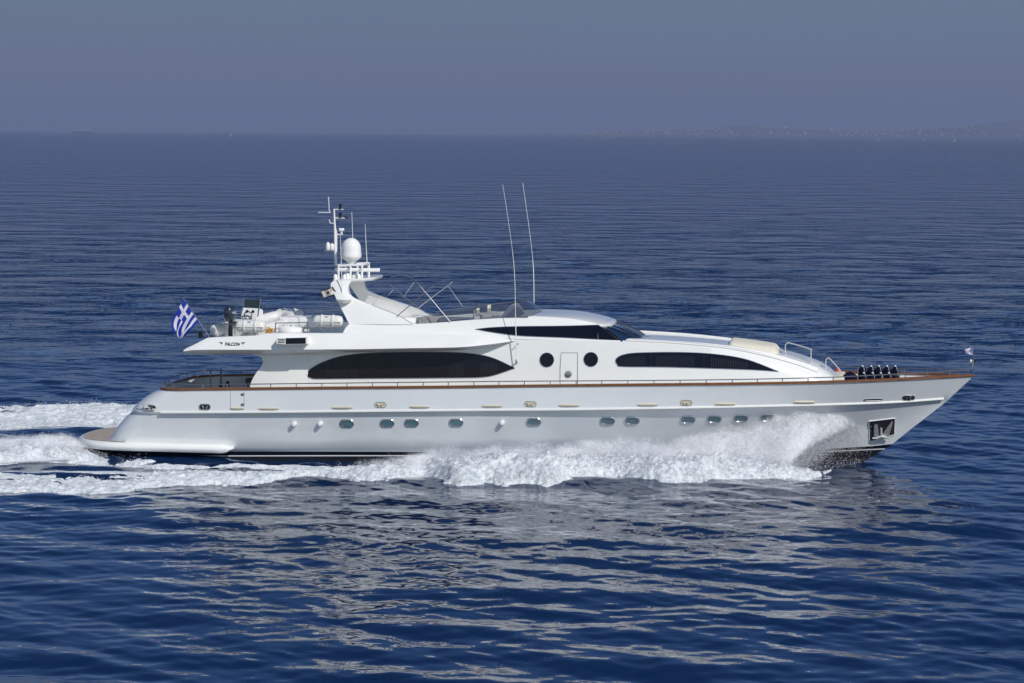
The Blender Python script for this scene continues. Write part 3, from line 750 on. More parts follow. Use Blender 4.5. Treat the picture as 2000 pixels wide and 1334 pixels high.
posts = [348, 396, 443, 480, 528, 578, 628, 677, 727, 776, 826, 875, 925, 974, 1024, 1074, 1125, 1175, 1226, 1277, 1328, 1379, 1430, 1479, 1528, 1578, 1627, 1675, 1722, 1768, 1812, 1855, 1890]
for px in posts:
    X = P(px, 748, -float(cap.B(P(px, 748, -3.).x))).x; q = rail_at(X)
    if not q: continue
    a, b_ = q; g = G(); g.tube([b_+Vector((0, 0, .08)), a], .02, 6)
    g.obj('stanchion', STEEL if px > 1640 or px < 450 else DSTEEL, rail); g.mirrored().obj('stanchion', DSTEEL, rail)
for i in (2, 5, 8, 11, 13):
    g = G(); g.tube([Vector(ctop[i])+Vector((0, 0, .08)), railp[i]], .02, 6); g.obj('stanchion', DSTEEL, rail); g.mirrored().obj('stanchion', DSTEEL, rail)
# --- vents / sidelight box on boat deck side
c = onsurf(577, 666, deckU, .0); bx = G()
x0, z0_ = P(543, 666, -3.5).x, c.z
def ob(a, b_, off): return onsurf(a, b_, deckU, off)
pr = [P(540, 661, -3.75), P(600, 659, -3.75), P(600, 672, -3.75), P(560, 673, -3.75), P(540, 671, -3.75)]
g = G(); g.prism(pr, (0, .5, 0)); sb = g.obj('sidelight_housing', GEL, Y)
G().prism([P(558, 660.5, -3.76), P(597, 659.5, -3.76), P(597, 671.2, -3.76), P(558, 672, -3.76)], (0, .02, 0)).obj('light_panel', NAVYP, sb)
for k in range(3):
    G().prism([P(543, 662+k*3.2, -3.76), P(556, 662+k*3.2, -3.76), P(556, 663.4+k*3.2, -3.76), P(543, 663.4+k*3.2, -3.76)], (0, .02, 0)).obj('louvre', BLACK, sb)
# --- name lettering
def text(s, px, py, h, sf_or_y, mt, parent, name, width=None, shear=0., ry=0., off=.02, yrot=0):
    cu = bpy.data.curves.new('t', 'FONT'); cu.body = s; cu.size = 1; cu.align_x = 'CENTER'; cu.align_y = 'CENTER'; cu.shear = shear; cu.offset = off; cu.extrude = .01
    to = bpy.data.objects.new('t', cu); COL.objects.link(to); bpy.context.view_layer.update()
    me = bpy.data.meshes.new_from_object(to.evaluated_get(bpy.context.evaluated_depsgraph_get()))
    bpy.data.objects.remove(to)
    co = np.array([v.co[:] for v in me.vertices]); w_ = co[:, 0].max()-co[:, 0].min(); hh = co[:, 1].max()-co[:, 1].min()
    p = sf_or_y if isinstance(sf_or_y, Vector) else onsurf(px, py, sf_or_y, .0)
    g = G(); vs = []
    for v in me.vertices:
        X = v.co.x*(width/w_ if width else h/hh); Z = v.co.y*h/hh
        X, Z = X*math.cos(ry)-Z*math.sin(ry), X*math.sin(ry)+Z*math.cos(ry)
        Yv = p.y-.012-v.co.z*.3 if isinstance(sf_or_y, Vector) else -(sf_or_y(p.x+X, p.z+Z)+.012+v.co.z*.3)
        vs.append((p.x+X, Yv, p.z+Z))
    g.add(vs, [tuple(q.vertices) for q in me.polygons]); return g.obj(name, mt, parent, sharp=0, weld=False)
nm = text('FALCON', 453.5, 672.3, .13, deckU, BLACK, Y, 'name_lettering', width=.63, shear=.25, off=.035, ry=0)
for s in (-1, 1):
    x0 = 453.5+s*17.5
    for k in range(3):
        q = [(x0+s*(.2+k*.9), 668.9+k*1.5), (x0+s*(8.5-k*1.9), 668.1+k*1.4), (x0+s*(7.6-k*1.9), 669+k*1.4), (x0+s*(1.2+k*.9), 669.9+k*1.5)]
        g = G(); g.add([ob(a, b_, .015) for a, b_ in q], [(0, 1, 2, 3)]); g.obj('name_wing', BLACK, nm)
# --- radar arch
def leg(y_base=-2.5, y_top=-1.75):
    out = spl([(682, 633), (672, 613), (663, 596), (654, 577), (646, 560), (648, 551), (657, 547)], 4) + spl([(686, 549), (681, 557), (680, 567), (684, 578), (700, 587), (740, 602), (776, 616), (806, 634)], 4)
    zb = P(740, 633, -2.5).z; zt = P(670, 548, -1.9).z; g = G(); A = []; Bq = []
    for a, c in out:
        p = P(a, c, -2.2); f = (p.z-zb)/(zt-zb); yv = y_base+(y_top-y_base)*f; p = P(a, c, yv); A.append(p); Bq.append(p+Vector((0, .28, 0)))
    m_ = len(A); cen = None
    # triangulate by bridging the aft edge with the fore edge
    na = len(spl([0]*7 and [(0, 0)]*7, 4)); aft = A[:na]; fore = A[na:]
    def res(pts, n_=24):
        d = [0]
        for i in range(1, len(pts)): d.append(d[-1]+(pts[i]-pts[i-1]).length)
        o = []
        for k in range(n_+1):
            t = d[-1]*k/n_; i = min(max(np.searchsorted(d, t)-1, 0), len(pts)-2); o.append(pts[i].lerp(pts[i+1], (t-d[i])/max(1e-6, d[i+1]-d[i])))
        return o
    a_ = res(aft); f_ = res(fore[::-1]); inn_ = Vector((0, .28, 0))
    rr = []
    for k in range(25): rr.append([a_[k].lerp(f_[k], u/5)+Vector((0, -.04*math.sin(u/5*math.pi), 0)) for u in range(6)])
    g.grid(rr); g.grid([[v+inn_ for v in r_] for r_ in rr])
    g.grid([a_, [v+inn_ for v in a_]]); g.grid([f_, [v+inn_ for v in f_]]); g.grid([rr[0], [v+inn_ for v in rr[0]]]); g.grid([rr[-1], [v+inn_ for v in rr[-1]]])
    return g
both(leg(), 'radar_arch_leg', GEL, Y, sharp=50)
# arch platform
zt = P(690, 548, -1.9).z; xa = P(648, 549, -1.75).x; xb = P(728, 545, -1.5).x
def ply(gr, z, zf=0):
    pts = []
    for k in range(33):
        a = 2*math.pi*k/32; ca, sa = math.cos(a), math.sin(a)
        X = (xa+xb)/2+((xb-xa)/2+gr)*math.copysign(abs(ca)**.7, ca); Yv = (1.78+gr)*math.copysign(abs(sa)**.6, sa)*(1-.12*(X-xa)/(xb-xa))
        pts.append((X, Yv, z+.10*(X-xa)/(xb-xa)+zf*(X-xa)/(xb-xa)))
    return pts
g = G(); g.grid([[((xa+xb)/2, 0, zt-.17)]*33, ply(-.12, zt-.2, .1), ply(-.02, zt-.13), ply(.04, zt-.07), ply(.04, zt-.03), ply(0, zt), ply(-.1, zt), [((xa+xb)/2, 0, zt+.05)]*33])
pf = g.obj('arch_platform', GEL, Y, sharp=50)
# side shelf on the arch leg
g = G(); c = P(672, 585, -2.2); g.lathe([(0, -.18), (.16, -.14), (.30, -.05), (.34, 0), (.3, .03), (0, .05)], c, (0, 0, 1), 20); both(g, 'arch_shelf', GEL, Y)
# pedestal frame
def fr(a, c, yv): return P(a, c, yv)
for yv, dxp in ((-.75, 0), (.75, 0)):
    for k, (xt, yt, yb) in enumerate(((661, 520, 546), (684.5, 520, 549), (707, 516, 546))):
        ref = P(xt, yt, -.75); rb = P(xt, yb, -.75)
        G().tube([(rb.x, yv, zt), (ref.x, yv, ref.z)], .045, 8).obj('pedestal_post', GEL, Y)
zf_ = P(684, 518.5, -.75).z; fx0 = P(661, 519, -.75).x; fx1 = P(707, 517, -.75).x
g = G(); g.tube([(fx0, -.75, zf_-.02), (fx1, -.75, zf_+.03)], .045, 8); g.tube([(fx0, .75, zf_-.02), (fx1, .75, zf_+.03)], .045, 8); g.tube([(fx0, -.75, zf_), (fx0, .75, zf_)], .045, 8); g.tube([(fx1, -.75, zf_), (fx1, .75, zf_)], .045, 8); g.tube([((fx0+fx1)/2, -.75, zf_), ((fx0+fx1)/2, .75, zf_)], .045, 8)
g.obj('pedestal_frame', GEL, Y)
# radome
rc = P(686, 514, -.1); g = G(); H = [(0, 0), (.16, 0), (.18, .05), (.27, .12), (.42, .24), (.425, .28), (.425, .36), (.41, .44), (.405, .58)]
for k in range(1, 11):
    a = k/10*math.pi/2; H.append((.405*math.cos(a), .58+.46*math.sin(a)))
g.lathe(H, (rc.x, rc.y, rc.z-.0), (0, 0, 1), 32); g.obj('satellite_dome', GEL, Y, sharp=50)
# radar scanner
q = P(697, 527, -.3); G().box((P(698, 527, -.3).x, -.3, q.z), (1.85, .14, .15), R(4), .05).obj('radar_scanner', GEL, Y)
G().box((P(696, 538, -.3).x, -.3, P(696, 540, -.3).z), (.38, .34, .24), 0, .1).obj('radar_motor', GEL, Y)
for a, c, rr in ((655, 541, .09), (673, 541, .09), (679, 539, .09)):
    p = P(a, c, -1.1); g = G(); g.lathe([(0, -.13), (rr*.9, -.12), (rr, 0), (rr*.8, .07), (rr*.4, .11), (0, .12)], p, (0, 0, 1), 14); g.lathe([(rr*1.2, -.16), (rr*1.2, -.12), (0, -.12)], p, (0, 0, 1), 14); g.obj('deck_floodlight', GEL, Y)
# mast
mp = lambda a, c, yv=0.2: P(a, c, yv)
g = G(); g.tube([mp(656, 518), mp(655, 480), mp(654, 445), mp(652.5, 408)], [.06, .055, .045, .03], 8); g.tube([mp(656, 518), mp(664, 516)], .04, 6); mast = g.obj('mast', GEL, Y)
g = G(); g.tube([mp(657, 516), mp(657.5, 455), mp(655, 446)], .03, 6); g.obj('mast_brace', GEL, mast)
for pts, rr, mt in (([(651, 409), (671, 409)], .022, GEL), ([(653, 426), (673, 426)], .022, GEL), ([(653, 458), (670, 458)], .025, GEL), ([(634, 489), (654, 489)], .028, GEL), ([(622, 415), (646, 415)], .018, GEL), ([(645, 415), (643, 412), (641.5, 385)], .018, GEL), ([(652, 436), (645, 436), (643, 429)], .022, GEL), ([(655, 434), (664, 432)], .015, BLACK)):
    g = G(); g.tube([mp(a, c) for a, c in pts], rr, 6); g.obj('mast_arm', mt, mast)
for a, c in ((664.5, 408), (664.5, 425)):
    p = mp(a, c); g = G(); g.lathe([(0, 0), (.06, 0), (.05, .06), (.05, .1), (.07, .19), (.06, .2), (0, .2)], p, (0, 0, 1), 12); g.obj('navigation_light', BLACK, mast)
p = mp(678, 424); g = G(); g.tube([p, p+Vector((-.12, 0, .03)), p+Vector((.04, 0, -.08))], .02, 6); g.obj('wind_vane', BLACK, mast)
p = mp(667, 457); g = G(); g.lathe([(.05, 0), (.03, .08), (.06, .13)], p, (0, 0, 1), 10); g.box(p+Vector((.0, 0, .18)), (.22, .12, .12), .2, .03); g.obj('camera_head', GEL, mast)
for a, h in ((640.5, .32), (648.5, .27)):
    p = mp(a, 488, 0.1); g = G(); g.lathe([(0, 0), (.08, 0), (.09, .05), (.09, h*.6), (.07, h*.85), (.035, h*.97), (0, h)], p, (0, 0, 1), 14); g.obj('small_dome', GEL, mast)
p = mp(641.5, 386); g = G(); g.lathe([(0, -.03), (.03, 0), (0, .04)], p, (0, 0, 1), 8); g.obj('masthead_sensor', GEL, mast)
for a, b_, c, d, yv in ((687, 414, 691, 518, 1.0), (713, 438, 718.5, 545, .9), (664.5, 458, 669, 583, -2.0)):
    g = G(); g.tube([P(c, d, yv), P(a, b_, yv)], [.022, .009], 6); g.obj('whip_antenna', GEL, Y)
for pts, yv in (([(1009, 712), (1007, 630), (1003, 510), (982, 360)], -2.9), ([(1043, 592), (1040, 500), (1021, 357)], 2.1)):
    g = G(); g.tube([P(a, c, yv) for a, c in spl(pts, 5)], [.019]*6+[.012]*5+[.008]*5 if len(pts) == 4 else [.017]*5+[.009]*6, 6); g.obj('whip_antenna', GEL, Y)
p = P(1009, 710, -2.8); g = G(); g.tube([p+Vector((0, -.1, .1)), p+Vector((0, .15, 0))], .03, 6); q = P(1009, 673, -2.85); g.tube([q, q+Vector((0.05, .3, .04))], .02, 6); g.lathe([(.03, 0), (.035, .1), (.02, .2)], p+Vector((0, -.1, -.02)), (0, 0, 1), 8); g.obj('antenna_bracket', DSTEEL, Y)
# --- bimini frame
def tubeP(pts, r, name, mt=STEEL, par=Y):
    g = G(); g.tube([P(a, c, yv) for a, c, yv in spl(pts, 5)], r, 6); return g.obj(name, mt, par)
bf_ = tubeP([(883, 633, -2.42), (862, 608, -2.36), (830, 570, -2.25), (812, 550, -2.1), (800, 540, -1.6), (785, 536.5, -.6), (770, 539, .8), (760, 546, 1.8), (759, 552, 2.2), (768, 561, 2.3), (803, 590, 2.35), (835, 615, 2.4)], .018, 'bimini_frame', DSTEEL)
tubeP([(776, 617, -2.42), (800, 597, -2.35), (830, 571, -2.25), (845, 559, -2.1)], .018, 'frame_hoop', DSTEEL, par=bf_)
tubeP([(845, 559, -2.1), (862, 550, -.8), (877, 546, .8), (884, 547.5, 1.9), (882, 552, 2.2), (850, 576, 2.3), (817, 601, 2.35)], .022, 'frame_hoop', par=bf_)
for pts in ([(738, 598, 2.3), (769, 565, 2.3)], [(783, 587, 2.4), (808, 552, 1.2)], [(875, 558, 2.2), (905, 600, 2.4)], [(883, 633, -2.42), (874, 628, -2.42)]):
    tubeP(pts, .016, 'frame_strut', par=bf_)
# --- flybridge screen
def pane(quad, name='smoked_screen', n=14):
    (a, b_) = quad; ta = spl(a, 5); tb = spl(b_, 5); g = G()
    g.grid([[P(*q) for q in ta], [P(*q) for q in tb]]); o = g.obj(name, TINT, Y, sharp=0, weld=False)
    return o
NS = -2.3; FS = 2.3
pane(([(813, 631, NS), (870, 628, NS), (926, 623.5, NS)], [(818, 621, NS), (870, 614, NS), (926, 606, NS)]))
pane(([(926, 623.5, NS), (980, 620.5, NS), (1032, 617.5, NS)], [(926, 606, NS), (970, 600, NS+.05), (1009, 594.5, NS+.2)]))
pane(([(853, 617, FS), (940, 611, FS), (1050, 606, FS)], [(857, 609, FS), (940, 598, FS), (1029, 586, FS-.3)]))
pane(([(1032, 617.5, NS), (1052, 613.5, -1.2), (1063, 609.5, 0.2), (1066, 606, 1.4), (1058, 604, FS)], [(1009, 594.5, NS+.2), (1022, 590, -1), (1030, 587, 0), (1033, 586, 1.2), (1029, 586, FS-.3)]))
for pts, rr in (([(812, 632.5, NS-.01), (816, 623, NS-.01), (822, 619.5, NS-.01), (870, 613, NS-.01), (926, 605.5, NS-.01)], .012), ([(853, 616, FS), (855, 610, FS), (861, 607.5, FS), (940, 597, FS), (1028, 585.5, FS-.3)], .018),
                ([(926, 605, NS-.02), (926, 624, NS-.02)], .035), ([(1009, 594.5, NS+.2), (1032, 617.5, NS)], .02), ([(812, 633, NS-.02), (870, 629, NS-.02), (926, 624.5, NS-.02), (1032, 618, NS-.02)], .018), ([(1028, 586, FS-.3), (1030, 587, 0), (1009, 594, NS+.2)], .014)):
    tubeP(pts, rr, 'screen_frame', LINEG if rr > .03 else DSTEEL)
def block(name, xa, xb, yt, yb, Y0, Y1, mt, par, bev=.05):
    a = P(xa, yt, Y0); b_ = P(xb, yb, Y0); g = G(); g.box(((a.x+b_.x)/2, (Y0+Y1)/2, (a.z+b_.z)/2), (abs(b_.x-a.x), abs(Y1-Y0), abs(a.z-b_.z)), 0, bev); return g.obj(name, mt, par)
t = thing('flybridge_sofa', 'long grey cushioned sofa behind the smoked screen on the flybridge', 'sofa', P(885, 632, -1.6)); block('seat', 856, 922, 621, 640, -2.0, -1.2, GREY, t); block('backrest', 822, 856, 619, 640, -1.9, -1.2, PAD, t)
t = thing('helm_chair', 'cream helm chair with high back, nearest the thick screen post', 'chair', P(934, 630, -1.0)); block('seat', 932, 944, 612, 617, -1.3, -.7, PAD, t); block('backrest', 929, 933, 603, 618, -1.3, -.7, PAD, t); block('pedestal', 937, 940, 616, 640, -1.1, -.9, STEEL, t, .02)
t = thing('helm_chair', 'cream helm chair standing further forward beside the steering console', 'chair', P(955, 628, .6)); block('seat', 955, 968, 609, 614, .3, .9, PAD, t); block('backrest', 951, 955, 596, 615, .3, .9, PAD, t); block('pedestal', 960, 963, 613, 638, .5, .7, STEEL, t, .02)
block('locker', 941, 975, 613, 640, -1.9, -1.3, GEL2, Y)
t = thing('steering_console', 'grey wedge shaped steering console behind the flybridge screen', 'console', P(992, 620, -1.2))
q = [P(978, 619, -1.7), P(996, 596.5, -1.7), P(1001, 596.5, -1.7), P(1012, 606, -1.7), P(1014, 619, -1.7)]; G().prism(q, (0, 1.6, 0)).obj('cover', GREY, t); G().box(P(992, 619.5, -1.6), (.7, .1, .05), 0, .01).obj('base_trim', BLACK, t)
t = thing('dinette_table', 'low white table at the aft end of the flybridge, behind the coaming', 'table', P(800, 628, .5)); block('table_top', 795, 835, 618, 620, 0, 1.2, GEL2, t, .02); block('pedestal', 812, 818, 620, 640, .5, .7, GEL2, t, .02)

# --- foredeck
t = thing('sun_pad', 'cream padded sun lounger mattress on the white coachroof', 'sun pad', P(1470, 682, -.9))
g = G(); rws = []
for k in range(25):
    tt = k/24; px = 1422+(1522-1422)*tt; e = math.sin(min(1, tt/.06)*math.pi/2)*math.sin(min(1, (1-tt)/.12)*math.pi/2); X = P(px, 680, -.9).x
    zb = float(H4.Z(X))-.12; r_ = []
    for j in range(17):
        u = -1+j/8; yv = 1.35*u*(.75+.25*e); h = (.03+.21*e)*(1-abs(u)**6*.85); r_.append((X, yv, zb+h+.02))
    rws.append([(X, -1.35*(.75+.25*e), zb-.15)]+r_+[(X, 1.35*(.75+.25*e), zb-.15)])
g.grid(rws); g.obj('cushion', PAD, t, sharp=60)
for s, Y0 in ((0, -1.05), (1, -.80)):
    tubeP([(1534, 693, Y0), (1534, 675, Y0), (1537, 671, Y0), (1543, 670, Y0), (1583, 682, Y0), (1584, 686, Y0), (1584, 713, Y0)], .022, 'stair_handrail', mat('bright_rail', (.7, .7, .68), .3, metal=.3))
for s, Y0 in ((0, -.95), (1, -.7)):
    tubeP([(1613, 727, Y0), (1613, 705, Y0), (1616, 700.5, Y0), (1621, 701, Y0), (1640, 722, Y0), (1641, 726, Y0), (1641, 740, Y0)], .022, 'stair_handrail', mat('bright_rail', (.7, .7, .68), .3, metal=.3))
block('foredeck_seat', 1627, 1649, 736, 756, -1.4, 1.2, PAD, Y, .05)
t = thing('life_ring', 'orange life ring tucked against the foot of the coachroof', 'life ring', P(1635, 731, 1.2)); g = G(); c = P(1636, 729, 1.2); g.tube([c+Vector((0.02, .22*math.cos(a), .16*math.sin(a))) for a in [2*math.pi*k/20 for k in range(21)]], .07, 8, False); g.obj('ring', ORANGE, t)
# fenders
def fender(loc, label, h=.72, grp='navy fenders in the foredeck rack'):
    t = thing('fender', label, 'fender', loc, 0, grp); x, y, z = loc
    g = G(); g.lathe([(0, 0), (.12, .02), (.175, .12), (.185, .3), (.175, .45), (.13, .58), (.06, .66), (0, .67)], loc, (0, 0, 1), 16); g.obj('cover', NAVY, t)
    g = G(); g.lathe([(.04, .65), (.042, .69), (.025, .72), (0, .725)], loc, (0, 0, 1), 10); g.obj('eye', mat('fender_white', (.7, .7, .68), .5), t)
    g = G(); g.tube([(x, y, z+.72), (x+.06, y-.1, z+.62), (x+.12, y-.165, z+.3), (x+.14, y-.15, z+.08)], .008, 5); g.obj('lanyard', MATS['fender_white'], t); return t
ordn = ['aftmost of the five, by the lying fender', 'second from the stern side, tilting white eye', 'middle one of the five in the row', 'second from the bow end of the row', 'foremost of the five, nearest the bow']
for px, lb in zip((1684, 1701, 1716, 1732, 1748), ordn):
    X = P(px, 745, -.6).x; fender((X, -.6, P(px, 748.5, -.6).z), 'upright navy covered fender on the foredeck, '+lb)
    fender2 = None
for px, lb in zip((1687, 1704, 1720, 1736), ('behind the aftmost front one', 'behind the second and third', 'behind the third and fourth', 'behind the foremost two')):
    X = P(px, 745, -1.15).x; fender((X, -1.15, P(px, 762, -1.15).z), 'shorter navy fender low behind the rail, '+lb)
t = thing('fender', 'navy fender bag lying slumped aft of the upright row on the foredeck', 'fender', P(1660, 745, -.8)); c = P(1660, 746, -.9); g = G(); g.lathe([(0, 0), (.34, .02), (.36, .12), (.26, .28), (.1, .38), (.03, .42), (0, .43)], c, (0, 0, 1), 18); g.obj('cover', NAVY, t)
g = G()
for x_ in (1676, 1755): g.tube([P(x_, 748, -.85), P(x_, 718, -.85)], .018, 6)
g.tube([P(1676, 735, -.85), P(1755, 734, -.85)], .018, 6); g.obj('fender_rack', STEEL, Y)
# bow staff, light and pennant
g = G(); g.tube([P(1893, 724, 0), P(1899, 723, 0), P(1900.5, 720, 0), P(1901, 703, 0)], .035, 8); g.tube([P(1901, 703, 0), P(1900.5, 676, 0)], .014, 6); bs = g.obj('bow_staff', STEEL, Y)
for a in (1896, 1905): G().box(P(a, 705, 0), (.08, .08, .13), 0, .03).obj('bow_light', GEL if a < 1900 else BLACK, bs)
fp = thing('pennant', 'small triangular white pennant with dark letters on the bow staff', 'flag', P(1900, 690, 0))
g = G(); rws = []
for k in range(13):
    u = k/12; px = 1900-19*u; r_ = []
    for j in range(7):
        v = j/6; yt = 677+7.5*u; yb = 694-4*u-1*math.sin(u*3); r_.append(P(px, yt+(yb-yt)*v, .12*math.sin(u*6+v)))
    rws.append(r_)
gg = G(); gg.grid(rws[:11]); gg.obj('cloth', mat('pennant_white', (.6, .6, .78), .8), fp, sharp=0); gg = G(); gg.grid(rws[10:]); gg.obj('tip', mat('pennant_tip', (.3, .08, .2), .8), fp, sharp=0)
text('Y3A', 0, 0, .10, P(1891.5, 686.5, -.14), NAVYP, fp, 'lettering', width=.2, off=.02)
# --- aft deck
zc = deckz(-12)
t = thing('aft_deck_table', 'brown table on the shaded aft deck behind the bulwark', 'table', (-11.3, 0, zc)); G().box((-11.3, 0, zc+.72), (1.0, 2.2, .06), 0, .02).obj('table_top', TEAK, t); G().box((-11.3, 0, zc+.36), (.25, .8, .7), 0, .03).obj('pedestal', SHADEW, t)
for k, (x, y, lb) in enumerate(((-12.2, -.6, 'left of the table on the near side'), (-12.2, .6, 'left of the table on the far side'), (-10.4, -.6, 'right of the table on the near side'), (-10.4, .6, 'right of the table on the far side'))):
    t = thing('deck_chair', 'brown deck chair on the aft deck, '+lb, 'chair', (x, y, zc), 0, 'chairs at the aft deck table'); s = -1 if x < -11.3 else 1
    G().box((x, y, zc+.43), (.5, .5, .06), 0, .02).obj('seat', SHADEW, t); G().box((x+s*.25, y, zc+.7), (.05, .5, .5), 0, .02).obj('backrest', SHADEW, t)
    for i in (-1, 1):
        for j in (-1, 1): G().box((x+i*.22, y+j*.22, zc+.2), (.04, .04, .4)).obj('leg', TEAK, t)
t = thing('bar_cabinet', 'dark wooden bar cabinet against the far bulwark of the aft deck', 'cabinet', (-11.2, 2.75, zc)); G().box((-11.2, 2.75, zc+.45), (1.9, .45, .86), 0, .02).obj('carcass', SHADEW, t)
for i in range(3): G().box((-11.85+i*.65, 2.51, zc+.45), (.55, .03, .7), 0, .01).obj('door', TEAK if i == 1 else SHADEW, t)
g = G()
for s in (-1, 1): g.tube([(-13.1, s*.9+1.2, zc), (-13.1, s*.9+1.2, zc+1.35)], .035, 8)
g.obj('gate_post', DSTEEL, Y)
# --- boat deck rails
def railing(pts, drop, name='boat_deck_rail', r=.02, posts=(), base=None):
    g = G(); g.tube([P(*q) for q in spl(pts, 4)], r, 6); o = g.obj(name, DSTEEL, Y)
    for (a, c, yv, c2) in posts: G().tube([P(a, c, yv), P(a, c2, yv)], r*1.1, 6).obj('stanchion', DSTEEL, o)
railing([(396, 634, -3.0), (430, 633.5, -3.1), (459, 633, -3.1)], 0, posts=[(459, 633, -3.1, 655), (402, 634, -3.0, 658)])
railing([(537, 631, -3.15), (570, 630.5, -3.15), (601, 630, -3.15)], 0, posts=[(538, 631, -3.15, 652), (601, 630, -3.15, 652)])
railing([(396, 634, -3.0), (402, 627, -1.5), (412, 622, 0.5), (430, 617, 2.2), (455, 613, 3.0), (560, 610, 3.1), (690, 608, 3.1)], 0, posts=[(412, 622, .5, 648), (424, 619, 1.7, 645), (440, 615, 2.6, 640), (600, 609.5, 3.1, 632), (619, 609, 3.1, 632), (660, 608.5, 3.1, 632)])
# --- life rafts
def liferaft(loc, label, rz=0):
    t = thing('life_raft', label, 'life raft', loc, 0, 'life raft canisters on the boat deck'); x, y, z = loc; zc_ = z+.36
    prof = [(0, -.60), (.13, -.59), (.21, -.53), (.235, -.45)]
    for a in (-.32, .0, .32): prof += []
    prof = [(0, -.60), (.12, -.60), (.19, -.56), (.235, -.46), (.24, -.30), (.27, -.29), (.27, -.22), (.245, -.21), (.245, .15), (.27, .16), (.27, .23), (.24, .24), (.235, .44), (.19, .55), (.12, .59), (0, .59)]
    g = G(); g.lathe(prof, (x, y, zc_), (1, 0, 0), 24); can = g.obj('canister', FIBRE, t, sharp=40)
    G().box((x, y, zc_), (1.12, .53, .035), 0, .012).obj('seam_flange', FIBRE, can)
    for a in (-.26, .19):
        g = G(); g.tube([(x+a, y+.275*math.cos(q), zc_+.275*math.sin(q)) for q in [2*math.pi*k/24 for k in range(25)]], .008, 4, False); g.obj('strap', LINEG, can)
        g = G(); g.tube([(x+a, y-.25, zc_-.13), (x+a+.05, y-.2, z)], .02, 6); g.tube([(x+a, y+.25, zc_-.13), (x+a+.05, y+.2, z)], .02, 6); g.box((x+a, y, zc_-.26), (.06, .5, .06)); g.obj('cradle', STEEL, t)
    g = G(); g.lathe([(0, 0), (.06, 0), (.06, .005), (0, .005)], (x, y, 0), (0, 0, 1), 12); e = G()
    vs = []; m_ = 14
    for k in range(m_):
        a = 2*math.pi*k/m_; ux = .07*math.cos(a); q = R(48)+.09*math.sin(a)*1.2; vs.append((x-.04+ux*1.2, y-.249*math.cos(q), zc_+.249*math.sin(q)))
    e.add(vs, [tuple(range(m_))]); e.obj('oval_badge', BLUEL, can, sharp=0, weld=False)
    return t
def lr(px, py, yv, label):
    p = P(px, py, yv); liferaft((p.x, yv, p.z), label)
lr(490, 655, -2.75, 'white life raft canister with straps in front of the tender, nearest the stern')
lr(641, 645, -2.6, 'white life raft canister on a cradle beside the foot of the radar arch')
lr(566, 631, 2.6, 'white life raft canister on the far side of the boat deck behind the locker')
# --- deck locker, jet ski, rope
t = thing('deck_locker', 'long low white locker across the middle of the boat deck', 'locker', P(580, 645, .8))
block('body', 543, 616, 619, 640, .2, 1.6, GEL2, t, .08)
t = thing('jet_ski', 'white covered jet ski hull on the boat deck before the locker', 'jet ski', P(568, 655, -2))
g = G(); rws = []
for k in range(15):
    u = k/14; px = 546+44*u; w_ = .42*math.sin(math.pi*(.12+.80*u))**.7; c = P(px, 652, -2.0); zt_ = P(px, 634+3*u+9*max(0, u-.7)**1, -2.0).z; zb = P(px, 660, -2.0).z
    rws.append([(c.x, -2.0+w_*math.cos(a), (zt_+zb)/2+(zt_-zb)/2*math.copysign(abs(math.sin(a))**.7, math.sin(a))) for a in [2*math.pi*q/16 for q in range(16)]])
g.grid(rws, True); g.add(rws[0], [tuple(range(16))]); g.add(rws[-1], [tuple(range(16))[::-1]]); g.obj('hull', GEL, t, sharp=50); block('seat', 552, 573, 632, 640, -2.2, -1.85, GEL2, t, .06)
G().box(P(569, 635.5, -2.2), (.09, .03, .03)).obj('badge', LINEG, t)
t = thing('rope_coil', 'heap of yellow brown mooring rope on the deck between canister and rail', 'rope', P(528, 655, -2.7)); g = G(); c = P(528, 655, -2.6)
for k in range(9):
    rr = random.uniform(.1, .18); cx = c+Vector((random.uniform(-.12, .12), random.uniform(-.15, .15), .04+k*.025)); tl = random.uniform(-.4, .4); tl2 = random.uniform(-.6, .6)
    g.tube([cx+Vector((rr*math.cos(a), rr*math.sin(a), rr*(tl*math.cos(a)+tl2*math.sin(a)))) for a in [2*math.pi*q/16 for q in range(17)]], .022, 6, False)
g.obj('rope', ROPE, t)
p = P(392, 660, -2.6); G().lathe([(0, 0), (.08, 0), (.09, .25), (.07, .27), (0, .27)], (p.x, p.y, p.z), (0, 0, 1), 10).obj('stern_light', BLACK, Y)
# --- tender
tb = P(462, 640, -1.65); TZ = P(426, 643, -1.5).z-.58
TE = thing('inflatable_tender', 'white rigid inflatable tender with steering console and dark outboard on the boat deck', 'dinghy', (tb.x, -1.65, TZ), R(71)); TE.scale = (1.08, 1.08, 1.08)
CONS = ('console', 'console_screen', 'screen_bar', 'steering_wheel', 'gauge')
def TO(g, name, mt, par=None, **kw):   # tender parts are modelled along local +X from transom (x=0) to bow
    if name in CONS: g.v = [(a-.38, b_, c_) for a, b_, c_ in g.v]
    o = g.obj(name, mt, None, **kw); o.parent = par or TE; return o
def tp(x, y, z): return Vector((x, y, z))
g = G()
for s in (-1, 1):
    path = spl([(-.45, s*.74, .52), (0, s*.74, .52), (1.0, s*.76, .54), (2.0, s*.74, .60), (2.8, s*.58, .70), (3.3, s*.30, .80), (3.45, 0, .84)], 5)
    rr = [.10+.15*min(1, (k+.3)/3)**.6 for k in range(5)]+[.25]*(len(path)-5); g.tube([tp(*q) for q in path], rr, 16)
TO(g, 'buoyancy_tube', RUBW, sharp=60)
